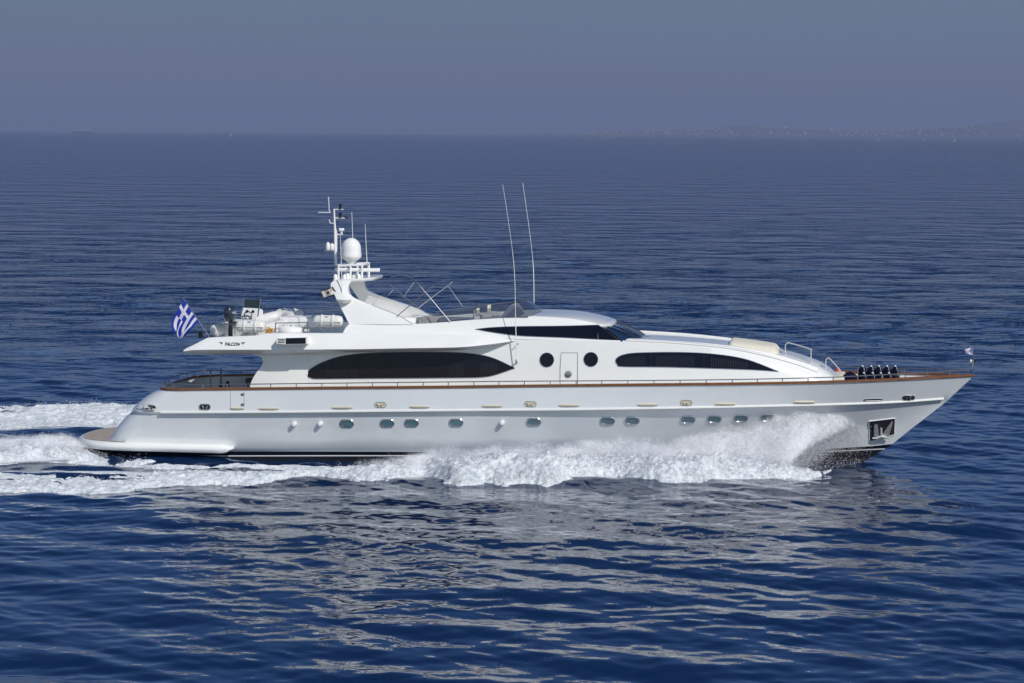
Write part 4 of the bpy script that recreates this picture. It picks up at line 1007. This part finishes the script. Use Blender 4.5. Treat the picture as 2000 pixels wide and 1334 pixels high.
for s in (-1, 1):
    g = G(); g.lathe([(0, -.02), (.1, 0), (.15, .07), (.16, .1)], tp(-.47, s*.74, .52), (1, 0, 0), 14); TO(g, 'tube_end_cap', GREY)
    g = G(); path = [(0, s*.97, .52), (1.0, s*.99, .54), (2.0, s*.96, .60), (2.8, s*.76, .70), (3.35, s*.4, .80), (3.66, 0, .86)]; g.tube([tp(*q) for q in spl(path, 4)], .025, 6); TO(g, 'rubbing_strake', LINEG)
    for xx in (.6, 1.5, 2.3):
        g = G(); g.tube([tp(xx-.15, s*.80, .765), tp(xx, s*.80, .81), tp(xx+.15, s*.80, .775)], .015, 5); TO(g, 'grab_line', GREY)
g = G(); g.grid([[tp(x, -.62*w_, .5+x*.04) for x, w_ in ((0, 1), (1, 1), (2, .95), (2.8, .7), (3.3, .15))], [tp(x, -.5*w_, .2+x*.02) for x, w_ in ((0, 1), (1, 1), (2, .9), (2.8, .6), (3.3, .1))], [tp(x, 0, z) for x, z in ((0, .05), (1, .03), (2, .08), (2.8, .28), (3.4, .75))]]); g.mirror(); TO(g, 'hull', GEL)
g = G(); g.box(tp(1.3, 0, .42), (2.6, 1.1, .06)); TO(g, 'floor', GREY)
g = G(); g.box(tp(.03, 0, .5), (.1, 1.1, .55), 0, .03); TO(g, 'transom', GEL)
g = G(); g.box(tp(.5, 0, .68), (.5, .95, .42), 0, .06); TO(g, 'seat', RUBW)
g = G(); g.prism([tp(1.15, -.34, .42), tp(1.75, -.34, .42), tp(1.70, -.34, 1.22), tp(1.42, -.34, 1.30), tp(1.25, -.34, 1.02)], (0, .68, 0)); cn = TO(g, 'console', GEL)
g = G(); g.prism([tp(1.48, -.34, 1.30), tp(1.70, -.34, 1.26), tp(1.56, -.30, 1.62), tp(1.50, -.30, 1.62)], (0, .66, 0)); TO(g, 'console_screen', mat('dark_screen', (.03, .05, .06), .1, alpha=.85))
for s in (-1, 1):
    g = G(); g.tube([tp(1.30, s*.36, 1.0), tp(1.46, s*.36, 1.5), tp(1.5, s*.36, 1.68)], .026, 6); TO(g, 'screen_bar', STEEL)
g = G(); g.tube([tp(1.18, .17*math.cos(a), 1.03+.15*math.sin(a)) for a in [2*math.pi*k/16 for k in range(17)]], .02, 6, False); TO(g, 'steering_wheel', BLACK)
for s in (-1, 1):
    g = G(); g.lathe([(0, 0), (.06, 0), (.06, .02), (0, .02)], tp(1.335, s*.13, 1.17), (-1, 0, .3), 12); TO(g, 'gauge', BLACK)
g = G(); g.tube([tp(.1, -.6, .75), tp(.1, -.6, 1.05), tp(.1, .6, 1.05), tp(.1, .6, .75)], .02, 6); g.tube([tp(.1, -.6, .95), tp(.1, .6, .95)], .014, 6); TO(g, 'roll_bar', STEEL)
g = G()
rws = []
for z, lx, ly, ox in ((.86, .13, .10, 0), (.92, .19, .14, -.02), (1.05, .24, .17, -.05), (1.25, .25, .18, -.06), (1.38, .23, .165, -.05), (1.46, .17, .12, -.03), (1.49, .06, .05, -.02)):
    rws.append([tp(-.42+ox+lx*math.copysign(abs(math.cos(a))**.7, math.cos(a)), ly*math.copysign(abs(math.sin(a))**.7, math.sin(a)), z) for a in [2*math.pi*k/20 for k in range(20)]])
g.grid(rws, True); g.add(rws[-1], [tuple(range(20))]); ou = TO(g, 'outboard_motor', ENG, sharp=50)
g = G(); g.box(tp(-.42, 0, .55), (.18, .12, .7), 0, .04); g.box(tp(-.2, 0, .8), (.3, .2, .12), 0, .03); g.tube([tp(-.6, 0, .22), tp(-.25, 0, .22)], [.05, .07], 8); TO(g, 'outboard_leg', BLACK, ou)
g = G(); g.box(tp(-.45, -.178, 1.22), (.30, .006, .08)); g.box(tp(-.45, .178, 1.22), (.30, .006, .08)); TO(g, 'cowl_decal', GREY, ou)
# chocks
for xx in (.5, 2.0):
    g = G(); g.box(tp(xx, 0, .0), (.12, 1.0, .16), 0, .02); TO(g, 'chock', BLACK)
# --- ensign
st = thing('flag_staff', 'slanting white staff with gold rings at the aft end of the boat deck', 'flag staff', P(410, 658, -1.0))
FY = -1.0
g = G(); g.tube([P(411, 660, FY), P(357.5, 581, FY)], [.026, .016], 8); g.lathe([(0, -.03), (.035, 0), (0, .04)], P(357, 580, FY), (0, 0, 1), 8); g.obj('pole', STEEL, st)
fl = thing('greek_flag', 'blue and white striped flag with a white cross flying from the stern staff', 'flag', P(360, 620, FY))
tE = spl([(358.5, 584), (352, 595), (344, 609), (337, 624), (336, 637), (340, 648), (347, 657)], 9); bE = spl([(388, 629), (382, 634), (377, 640), (371, 645), (366, 650), (362, 654), (356, 658)], 9)
mE = spl([(373, 606), (366, 617), (360, 628), (355, 638), (352, 646), (350, 653), (350, 660)], 9)
nu = 54; nv = 36; V = []
for i in range(nu+1):
    u = i/nu; k = u*(len(tE)-1); a = int(min(k, len(tE)-2)); f = k-a
    T_, M_, B_ = [tuple(E[a][c]*(1-f)+E[a+1][c]*f for c in (0, 1)) for E in (tE, mE, bE)]
    for j in range(nv+1):
        v = j/nv; wq = [(1-v)*(1-2*v), 4*v*(1-v), v*(2*v-1)]
        px = T_[0]*wq[0]+M_[0]*wq[1]+B_[0]*wq[2]; py = T_[1]*wq[0]+M_[1]*wq[1]+B_[1]*wq[2]
        fold = u**1.1*(.13*math.sin(v*15+u*3)+.07*math.sin(v*27-u*5+1)); px += u*2.2*math.sin(v*15+1+u*5); py += u*1.8*math.sin(v*18+2+u*2)
        V.append(P(px, py, FY-.03-fold))
Fq = []; mi = []
for i in range(nu):
    for j in range(nv):
        a = i*(nv+1)+j; Fq.append((a, a+1, a+nv+2, a+nv+1)); U_, V_ = (i+.5)/2, (j+.5)/2   # 27 x 18 units
        if U_ < 10 and V_ < 10: wht = 4 < U_ < 6 or 4 < V_ < 6
        else: wht = int(V_/2) % 2 == 1
        mi.append(1 if wht else 0)
g = G(); g.add(V, Fq); g.obj('cloth', FLAGB, fl, sharp=0, weld=False, mats=[FLAGB, FLAGW], mi=mi)
# small framed flag on the arch
f2 = thing('courtesy_flag', 'small white flag with dark border and tiny emblem below the radome on the arch', 'flag', P(640, 575, -1.9))
q = [(625, 568), (649, 561), (656, 575), (632, 583.5)]
def bil(u, v): return P(q[0][0]*(1-u)*(1-v)+q[1][0]*u*(1-v)+q[2][0]*u*v+q[3][0]*(1-u)*v, q[0][1]*(1-u)*(1-v)+q[1][1]*u*(1-v)+q[2][1]*u*v+q[3][1]*(1-u)*v, -1.95+.05*math.sin(u*7))
def sub(u0, u1, v0, v1, name, mt, dy):
    g = G(); g.grid([[bil(u0+(u1-u0)*i/8, v0+(v1-v0)*j/4)+Vector((0, dy, 0)) for j in range(5)] for i in range(9)]); g.obj(name, mt, f2, sharp=0)
sub(0, 1, 0, 1, 'border', BLACK, 0); sub(.09, .93, .12, .88, 'cloth', mat('flag_cream', (.6, .57, .52), .8), -.008)
sub(.42, .53, .38, .62, 'emblem', BLACK, -.016); sub(.53, .64, .38, .62, 'emblem', RED, -.016); sub(.75, .88, .2, .42, 'emblem', mat('faded_red', (.45, .25, .22), .8), -.016)
g = G(); g.tube([P(649, 560, -1.95), P(666, 586, -1.95)], .02, 6); g.obj('pole', BLACK, f2)

# ------------------------------------------------------------------ foam and spray
FOAM = bpy.data.materials.new('foam'); FOAM.use_nodes = True; n = FOAM.node_tree; b = n.nodes['Principled BSDF']
b.inputs['Base Color'].default_value = (.78, .80, .82, 1); b.inputs['Roughness'].default_value = .8; b.inputs['Subsurface Weight'].default_value = 0
tc = n.nodes.new('ShaderNodeTexCoord'); nz = n.nodes.new('ShaderNodeTexNoise'); nz.inputs['Scale'].default_value = 9; nz.inputs['Detail'].default_value = 6; nz.inputs['Roughness'].default_value = .7
bp = n.nodes.new('ShaderNodeBump'); bp.inputs['Strength'].default_value = .8; bp.inputs['Distance'].default_value = .12
n.links.new(tc.outputs['Object'], nz.inputs['Vector']); n.links.new(nz.outputs[0], bp.inputs['Height']); n.links.new(bp.outputs[0], b.inputs['Normal'])
n2 = n.nodes.new('ShaderNodeTexNoise'); n2.inputs['Scale'].default_value = 4.5; n2.inputs['Detail'].default_value = 8; n2.inputs['Roughness'].default_value = .68; n2.inputs['Distortion'].default_value = .6
cr = n.nodes.new('ShaderNodeValToRGB'); cr.color_ramp.elements[0].position = .36; cr.color_ramp.elements[0].color = (.50, .58, .64, 1); cr.color_ramp.elements[1].position = .56; cr.color_ramp.elements[1].color = (.88, .90, .92, 1)
n.links.new(tc.outputs['Object'], n2.inputs['Vector']); n.links.new(n2.outputs[0], cr.inputs[0]); n.links.new(cr.outputs[0], b.inputs['Base Color'])
def foam_patch(name, label, x0, x1, yf, cell, lift=.05):
    """yf(X,Y)->(mask 0..1 with ragged edge, height)"""
    ys0, ys1 = yf['y']
    ax = np.arange(x0, x1, cell); ay = np.arange(ys0, ys1, cell*.9); A, B_ = np.meshgrid(ax, ay)
    mk, h = yf['f'](A, B_)
    z = sea_z(A, B_, .15) + h*np.clip(mk*1.2, 0, 1)**.8 + lift*np.clip(mk*3, 0, 1) + .45*np.clip(mk, -1, 0)
    ok = mk > -.75
    idx = np.arange(A.size).reshape(A.shape)
    Q = np.stack([idx[:-1, :-1], idx[:-1, 1:], idx[1:, 1:], idx[1:, :-1]], -1).reshape(-1, 4)
    kq = (ok[:-1, :-1] & ok[:-1, 1:] & ok[1:, 1:] & ok[1:, :-1]).reshape(-1); Q = Q[kq]
    used = np.unique(Q); remap = -np.ones(A.size, int); remap[used] = np.arange(len(used))
    jx = (RNG.random(A.size)-.5)*cell*.5; jy = (RNG.random(A.size)-.5)*cell*.5
    V = np.stack([A.ravel()+jx, B_.ravel()+jy, z.ravel()], -1)[used]
    o = npmesh(name, V, remap[Q], FOAM); o['kind'] = 'stuff'; o['label'] = label; return o
def lump(x, y, s=1.0): return (fbm(x*1.3*s, y*1.3*s, 6, 11, .66)-.5)*.65
# near bow wave ridge; front edge measured from the waterline of the foam
fe = [(-40, 962), (0, 961), (100, 959), (260, 957), (280, 951), (400, 948), (500, 946), (620, 939), (700, 944), (760, 944), (830, 933), (900, 948), (960, 946), (1060, 949), (1100, 946), (1200, 939), (1300, 947), (1380, 944), (1400, 939), (1500, 935), (1560, 935), (1600, 928), (1650, 916), (1690, 905)]
fp_ = [PZ(a, c) for a, c in fe]; FE = pchip([p.x for p in fp_], [p.y for p in fp_])
WI = pchip([-24, -14, -8, -4, 0, 4, 8, 12, 14], [4.6, 2.4, 2.2, 3.4, 5.0, 5.8, 5.2, 2.0, .2])
HI = pchip([-24, -14, -8, -4, 0, 4, 8, 12, 14], [.20, .14, .20, .50, .86, .92, .95, .35, .0])
def fnear(x, y):
    e = FE(x)-.4; wd = WI(x)+.3; v = (y-e)/wd
    rag = (fbm(x*1.3, y*1.6, 5, 21, .62)-.5)
    rag2 = fbm(x*3.1, y*3.1, 4, 22, .65)-.5
    mk = np.minimum(v*wd/.5+rag*1.8+rag2*1.6, (1-v)*wd/1.0+rag*3.4+rag2); mk = mk-np.clip((x-11.4)/.8, 0, 2)
    sh = np.clip(v/.28, 0, 1)**.6*np.clip((1-v)/.6, 0, 1)**.8
    h = HI(x)*sh*(.75+1.3*lump(x, y)) + .26*(fbm(x*4, y*4, 4, 31, .6)-.5)*np.clip(v/.1, 0, 1)*np.clip(sh*3, 0.15, 1)
    return mk, h
foam_patch('bow_wave_foam', 'white breaking bow wave running along the near side of the yacht', -24, 13.7, {'y': (-20.5, -1.5), 'f': fnear}, .055)
# scattered thin foam left of it
def fthin(x, y):
    e = FE(x)+WI(x)*.6; v = (y-e)/3.2; rag = fbm(x*.55, y*1.5, 5, 44, .6)
    mk = (rag-.53)*6*np.clip((-9-x)/6, 0, 1)*np.clip(v*4, 0, 1)*np.clip((1-v)*3, 0, 1)-.05; return mk, np.zeros_like(x)-.01
foam_patch('thin_foam', 'thin broken foam patches inside the wake at the left', -24, -9, {'y': (-13, -4), 'f': fthin}, .06, .03)
# thin foam along the hull base
def fhull(x, y):
    e = -3.9-.15*np.sin(x*.8)-np.clip((-4-x)*.10, 0, 1.2); v = (e-y)
    rag = fbm(x*1.6, y*2.2, 5, 61, .6)-.5
    mk = np.minimum(.45+.2*np.sin(x*1.3)+rag*1.8-np.abs(v-.3), 1)*np.clip((2-x)/4, 0, 1)
    return mk, .10*(.5+lump(x, y, 2))+.03
foam_patch('hull_side_foam', 'thin line of foam along the black waterline of the hull', -17, 2.5, {'y': (-6.5, -2.6), 'f': fhull}, .05)
# stern wash
sf_ = [PZ(a, c) for a, c in ((-60, 909), (0, 905), (100, 900), (200, 895.5), (300, 896), (340, 898))]; SF = pchip([p.x for p in sf_], [p.y for p in sf_])
def fstern(x, y):
    e = SF(x); t_ = -16.4-x; wd = np.clip(1.1+t_*1.3, .75, 4.6); v = (y-e)/wd; rag = fbm(x*1.2, y*1.2, 5, 71, .62)-.5; r2_ = fbm(x*3.2, y*3.2, 4, 72, .65)-.5
    mk = np.minimum(v*wd/.45+rag*1.5+r2_, (1-v)*wd/.8+rag*2.4+r2_); mk = mk-np.clip((x+14.8)/.5, 0, 2)
    hh = .05+.77*np.clip(t_/1.6, 0, 1)*np.clip(1.25-t_/14, .3, 1)
    h = hh*np.clip(v/.35, 0, 1)**.5*np.clip((1-v)/.5, 0, 1)**.6*(.7+1.2*lump(x, y))+.14*(fbm(x*5, y*5, 3, 33)-.5)*np.clip(v*4, 0, 1)
    return mk, h
foam_patch('stern_wash', 'churning white wash boiling up behind the swim platform', -27, -14.2, {'y': (-12, 3), 'f': fstern}, .055)
# far side wave
ff = [PZ(a, c) for a, c in ((-40, 842), (0, 838), (100, 831), (150, 831), (250, 836), (300, 838))]; FF = pchip([p.x for p in ff], [p.y for p in ff])
def ffar(x, y):
    e = FF(x); v = (y-e)/8.2; rag = fbm(x*.8, y*1.0, 5, 81, .62)-.5
    mk = np.minimum(v*8+rag*2.2, (1-v)*5+rag*3.4)
    streak = fbm(x*.5+y*.45, y*1.4-x*.35, 5, 91, .6)-.5
    h = .32*np.clip(v, 0, 1)**1.4*np.clip((1-v)*3, 0, 1)+.38*streak*np.clip(v*4, 0, 1)+.10*(fbm(x*3.5, y*3.5, 3, 36)-.5)
    mk = np.minimum(mk, (streak+.20)*8); return mk, h
foam_patch('far_wake_foam', 'wide streaked foam of the wake beyond the swim platform', -29, -9, {'y': (1.5, 18), 'f': ffar}, .07)
# droplets
SPM = bpy.data.materials.new('spray_droplets'); SPM.use_nodes = True; n = SPM.node_tree; b = n.nodes['Principled BSDF']
n.nodes.remove(b); ot = n.nodes['Material Output']; df = n.nodes.new('ShaderNodeBsdfDiffuse'); tl = n.nodes.new('ShaderNodeBsdfTranslucent'); ad = n.nodes.new('ShaderNodeMixShader'); ad.inputs[0].default_value = .25
df.inputs[0].default_value = (.98, .98, 1, 1); tl.inputs[0].default_value = (.98, .98, 1, 1); n.links.new(df.outputs[0], ad.inputs[1]); n.links.new(tl.outputs[0], ad.inputs[2]); tr = n.nodes.new('ShaderNodeBsdfTransparent'); a2 = n.nodes.new('ShaderNodeMixShader'); a2.inputs[0].default_value = .85; n.links.new(tr.outputs[0], a2.inputs[1]); n.links.new(ad.outputs[0], a2.inputs[2]); n.links.new(a2.outputs[0], ot.inputs[0])
def droplets(name, label, C, rad):
    N = len(C); base = np.array([(1, 0, -.7), (-.5, .87, -.7), (-.5, -.87, -.7), (0, 0, 1)]); fn = np.array([.2, -.6, .77]); fn /= np.linalg.norm(fn)
    ang = RNG.random(N)*6.28; c, s = np.cos(ang), np.sin(ang)
    V = np.empty((N, 4, 3)); st = 1+RNG.random(N)*.9
    for k in range(4):
        x, y, z = base[k]; V[:, k, 0] = C[:, 0]+rad*st*(x*c-y*s); V[:, k, 1] = C[:, 1]+rad*(x*s+y*c); V[:, k, 2] = C[:, 2]+rad*z
    D_ = V-C[:, None, :]; D_ -= .72*(D_@fn)[..., None]*fn; V = C[:, None, :]+D_*1.15   # drops squashed into flakes facing up and outboard, so the spray looks brighter
    T = np.array([(0, 2, 1), (0, 1, 3), (1, 2, 3), (2, 0, 3)]); Q = (np.arange(N)[:, None, None]*4+T[None]).reshape(-1, 3)
    o = npmesh(name, V.reshape(-1, 3), Q, SPM, False); o['kind'] = 'stuff'; o['label'] = label; return o
# envelope of the bow plume, measured on the plane y=-4.6
env = [(1180, 890), (1250, 876), (1300, 866), (1350, 858), (1400, 848), (1450, 838), (1500, 826), (1540, 815), (1580, 808), (1615, 806), (1650, 815), (1670, 828), (1690, 845), (1704, 862)]
ep = [P(a, c, -4.6) for a, c in env]; EZ = pchip([p.x for p in ep], [max(p.z, .1) for p in ep])
# thin torn sheets of water arching from the hull out to the breaking foam
VM = bpy.data.materials.new('spray_veil'); VM.use_nodes = True; n = VM.node_tree; n.nodes.clear(); ot = n.nodes.new('ShaderNodeOutputMaterial')
df = n.nodes.new('ShaderNodeBsdfDiffuse'); df.inputs[0].default_value = (.95, .96, .98, 1); tl = n.nodes.new('ShaderNodeBsdfTranslucent'); tl.inputs[0].default_value = (.95, .96, .98, 1)
m1 = n.nodes.new('ShaderNodeMixShader'); m1.inputs[0].default_value = .3; n.links.new(df.outputs[0], m1.inputs[1]); n.links.new(tl.outputs[0], m1.inputs[2])
tr = n.nodes.new('ShaderNodeBsdfTransparent'); m2 = n.nodes.new('ShaderNodeMixShader'); n.links.new(tr.outputs[0], m2.inputs[1]); n.links.new(m1.outputs[0], m2.inputs[2]); n.links.new(m2.outputs[0], ot.inputs[0])
tc = n.nodes.new('ShaderNodeTexCoord'); at = n.nodes.new('ShaderNodeAttribute'); at.attribute_name = 'veil'
def nz_(scale, det, rough, mapscale=(1, 1, 1), rotv=(0, 0, 0)):
    mp = n.nodes.new('ShaderNodeMapping'); mp.inputs['Scale'].default_value = mapscale; mp.inputs['Rotation'].default_value = rotv
    q = n.nodes.new('ShaderNodeTexNoise'); q.inputs['Scale'].default_value = scale; q.inputs['Detail'].default_value = det; q.inputs['Roughness'].default_value = rough
    n.links.new(tc.outputs['Object'], mp.inputs[0]); n.links.new(mp.outputs[0], q.inputs['Vector']); return q
def mth(op, a, b_):
    q = n.nodes.new('ShaderNodeMath'); q.operation = op
    for i_, v_ in enumerate((a, b_)):
        if isinstance(v_, (int, float)): q.inputs[i_].default_value = v_
        else: n.links.new(v_, q.inputs[i_])
    return q.outputs[0]
big = nz_(.9, 4, .6, (1, 1, .8), (0, R(35), 0)); fine = nz_(7, 6, .8, (1, 1, .55), (0, R(30), 0)); grain = nz_(38, 2, .7)
sm = mth('ADD', mth('MULTIPLY', mth('SUBTRACT', big.outputs[0], .5), 2.6), mth('MULTIPLY', mth('SUBTRACT', fine.outputs[0], .5), 2.2)); sm = mth('ADD', sm, mth('MULTIPLY', mth('SUBTRACT', grain.outputs[0], .5), 1.6))
sm = mth('ADD', sm, mth('MULTIPLY', mth('SUBTRACT', at.outputs['Fac'], .5), 2.4))
al = n.nodes.new('ShaderNodeMapRange'); al.interpolation_type = 'SMOOTHSTEP'; al.inputs[1].default_value = -.9; al.inputs[2].default_value = 1.1; al.inputs[3].default_value = 0; al.inputs[4].default_value = .82; n.links.new(sm, al.inputs[0])
zz0 = mth('MULTIPLY', al.outputs[0], mth('MINIMUM', mth('MULTIPLY', at.outputs['Fac'], 5.0), 1.0)); n.links.new(zz0, m2.inputs[0])
bp = n.nodes.new('ShaderNodeBump'); bp.inputs['Strength'].default_value = .6; bp.inputs['Distance'].default_value = .08; n.links.new(fine.outputs[0], bp.inputs['Height']); n.links.new(bp.outputs[0], df.inputs['Normal'])
def veils(name, label, x0, x1, layers, Yin, Yout, Zpk, fadex, nx_=150, nw=40, zlow=None):
    V = []; Qs = []; A = []; o = 0
    for (s, hs_, sd) in layers:
        xs = np.linspace(x0, x1, nx_); ws = np.linspace(0, 1, nw); X_, W_ = np.meshgrid(xs, ws)
        yi = Yin(X_); yo = Yout(X_); yy = yi+(yo-yi)*s*W_**1.15; pk = Zpk(X_)*hs_
        prof = (1-np.clip((W_-.22)/.78, 0, 1)**1.7)*np.clip(.35+W_/.22*.65, 0, 1)
        nsx = fbm(X_*1.1+sd*7, W_*4+sd*3, 4, 200+sd, .6)-.5
        zz = SEA+(pk-SEA)*prof*(1+.55*nsx)+.02; yy = yy+nsx*.5*W_; xx = X_-(1-W_)*0+nsx*.3
        fd_ = np.clip(1.15-zz/np.maximum(Zpk(X_)*1.02, .05), 0, 1)**.8*fadex(X_)*(.55+.45*s)*(1 if zlow is None else np.clip((zz-zlow(X_)*Zpk(X_))/.35+.25, .0, 1))
        V.append(np.stack([xx, yy, zz], -1).reshape(-1, 3)); A.append(np.clip(fd_, 0, 1).ravel())
        idx = np.arange(nx_*nw).reshape(nw, nx_)+o; o += nx_*nw
        Qs.append(np.stack([idx[:-1, :-1], idx[:-1, 1:], idx[1:, 1:], idx[1:, :-1]], -1).reshape(-1, 4))
    ob_ = npmesh(name, np.concatenate(V), np.concatenate(Qs), VM); a_ = ob_.data.attributes.new('veil', 'FLOAT', 'POINT'); a_.data.foreach_set('value', np.concatenate(A).astype(np.float32))
    ob_['kind'] = 'stuff'; ob_['label'] = label; return ob_
_X1 = ep[-1].x
veils('bow_spray_sheets', 'misty white sheets of spray peeling off the bow and falling outward', ep[0].x-.6, _X1, [(1, .62, 1), (.92, .75, 2), (.82, .86, 3), (.7, .95, 4), (.58, 1.03, 5), (.44, 1.1, 6), (.3, 1.14, 7)],
      lambda X: -np.array([[float(q) for q in chn.B(r_)] for r_ in X])-.05, lambda X: np.minimum(FE(np.clip(X, None, 12.0)), -3.0)+np.clip(X-11, 0, 3)*1.2, lambda X: EZ(X), lambda X: np.clip((_X1-X)/1.6, 0, 1)*np.clip((X-ep[0].x+.4)/3.0, 0, 1), zlow=lambda X: .62*np.clip((X-10.6)/2.6, 0, 1)-.3*np.clip((10.6-X), 0, 1))
veils('bow_wave_veil', 'soft curtain of spray over the crest of the near bow wave', -20, 11.5, [(1, .75, 11), (.8, .95, 12), (.6, 1.1, 13), (.4, 1.2, 14)],
      lambda X: FE(X)+WI(X)*.8, lambda X: FE(X)-.15, lambda X: SEA+HI(X)+.30, lambda X: np.clip((X+6.5)/5, 0, 1)*np.clip((11.5-X)/1.5, 0, 1)*np.clip((X+20)/3, 0, 1), 420, 26)
veils('stern_veil', 'misty veil of spray standing over the stern wash', -27, -17.0, [(1, .7, 21), (.85, .9, 22), (.65, 1.05, 23), (.45, 1.15, 24)],
      lambda X: SF(X)+3.6, lambda X: SF(X)-.1, lambda X: SEA+.30+.5*np.clip((-17-X)/1.5, 0, 1), lambda X: np.clip((-17.0-X)/1.0, 0, 1), 200, 30)
N = 220000
x = ep[0].x+(ep[-1].x-ep[0].x)*RNG.random(N)**.72
hy = np.array([-float(v) for v in chn.B(x)])
fr_ = FE(np.clip(x, None, fp_[-1].x))
u = RNG.random(N); yq = hy-.15+(fr_-hy+.6)*u
ez = EZ(x)*(1-.72*u**1.6)
v = RNG.random(N)**1.15; cl = fbm(x*.9+u*1.2-v*1.4, v*2.2+x*.3, 5, 101, .6)
z = SEA+(ez-SEA)*v*1.15
bowcut = np.clip((ep[-1].x-x)/3.0, 0, 1)
topf = np.clip((1.12-v*1.15)/.45, 0, 1)
keep = (RNG.random(N) < np.clip((cl-.34)*4.5, .03, 1)*(.12+.88*bowcut)*topf) & (z < ez*(.70+.9*cl)) & ((z > .9*(1-bowcut)**1.5*ez) | (RNG.random(N) < .25))
C = np.stack([x, yq, z], -1)[keep]
droplets('bow_spray', 'fine white spray thrown up from the bow against the hull', C, .0065+.009*RNG.random(len(C))**3)
def scatter_on(f, x0, x1, y0, y1, n, hmax, seed, zpow=2.2):
    x = x0+(x1-x0)*RNG.random(n); y = y0+(y1-y0)*RNG.random(n); mk, h = f(x, y); cl = fbm(x*1.6, y*1.6, 4, seed, .6)
    ok = (mk > .05) & (RNG.random(n) < np.clip((cl-.42)*4, .02, 1)); z = sea_z(x, y, .15)+h+hmax*RNG.random(n)**zpow*np.clip((cl-.3)*2.2, .1, 1.3)
    return np.stack([x, y, z], -1)[ok]
A_ = scatter_on(fnear, -24, 13.5, -17, -2.5, 200000, .22, 111); B_ = scatter_on(fnear, -6, 12, -12, -3, 150000, .55, 112, 1.8)
C = np.concatenate([A_, B_]); droplets('bow_wave_spray', 'droplets dancing over the crest of the near bow wave', C, .007+.012*RNG.random(len(C))**3)
C = scatter_on(fstern, -27, -14.2, -12, 3, 260000, .6, 113, 1.6); droplets('stern_spray', 'soft spray standing over the wash behind the stern', C, .007+.012*RNG.random(len(C))**3)
C = scatter_on(ffar, -29, -9, 2, 17, 60000, .3, 115); droplets('far_wake_spray', 'droplets along the crest of the far wake', C, .010+.018*RNG.random(len(C))**3)

# ------------------------------------------------------------------ haze
hz = bpy.data.materials.new('haze'); hz.use_nodes = True; n = hz.node_tree; n.nodes.clear()
pv = n.nodes.new('ShaderNodeVolumePrincipled'); pv.inputs['Color'].default_value = (.39, .475, .74, 1); pv.inputs['Density'].default_value = 9e-5; pv.inputs['Anisotropy'].default_value = 0
ot = n.nodes.new('ShaderNodeOutputMaterial'); n.links.new(pv.outputs[0], ot.inputs['Volume'])
g = G(); g.box((0, 19000, 149), (58000, 43000, 304)); ho = g.obj('haze', hz, None, sharp=0, weld=False); ho['kind'] = 'stuff'; ho['label'] = 'thin bluish sea haze'
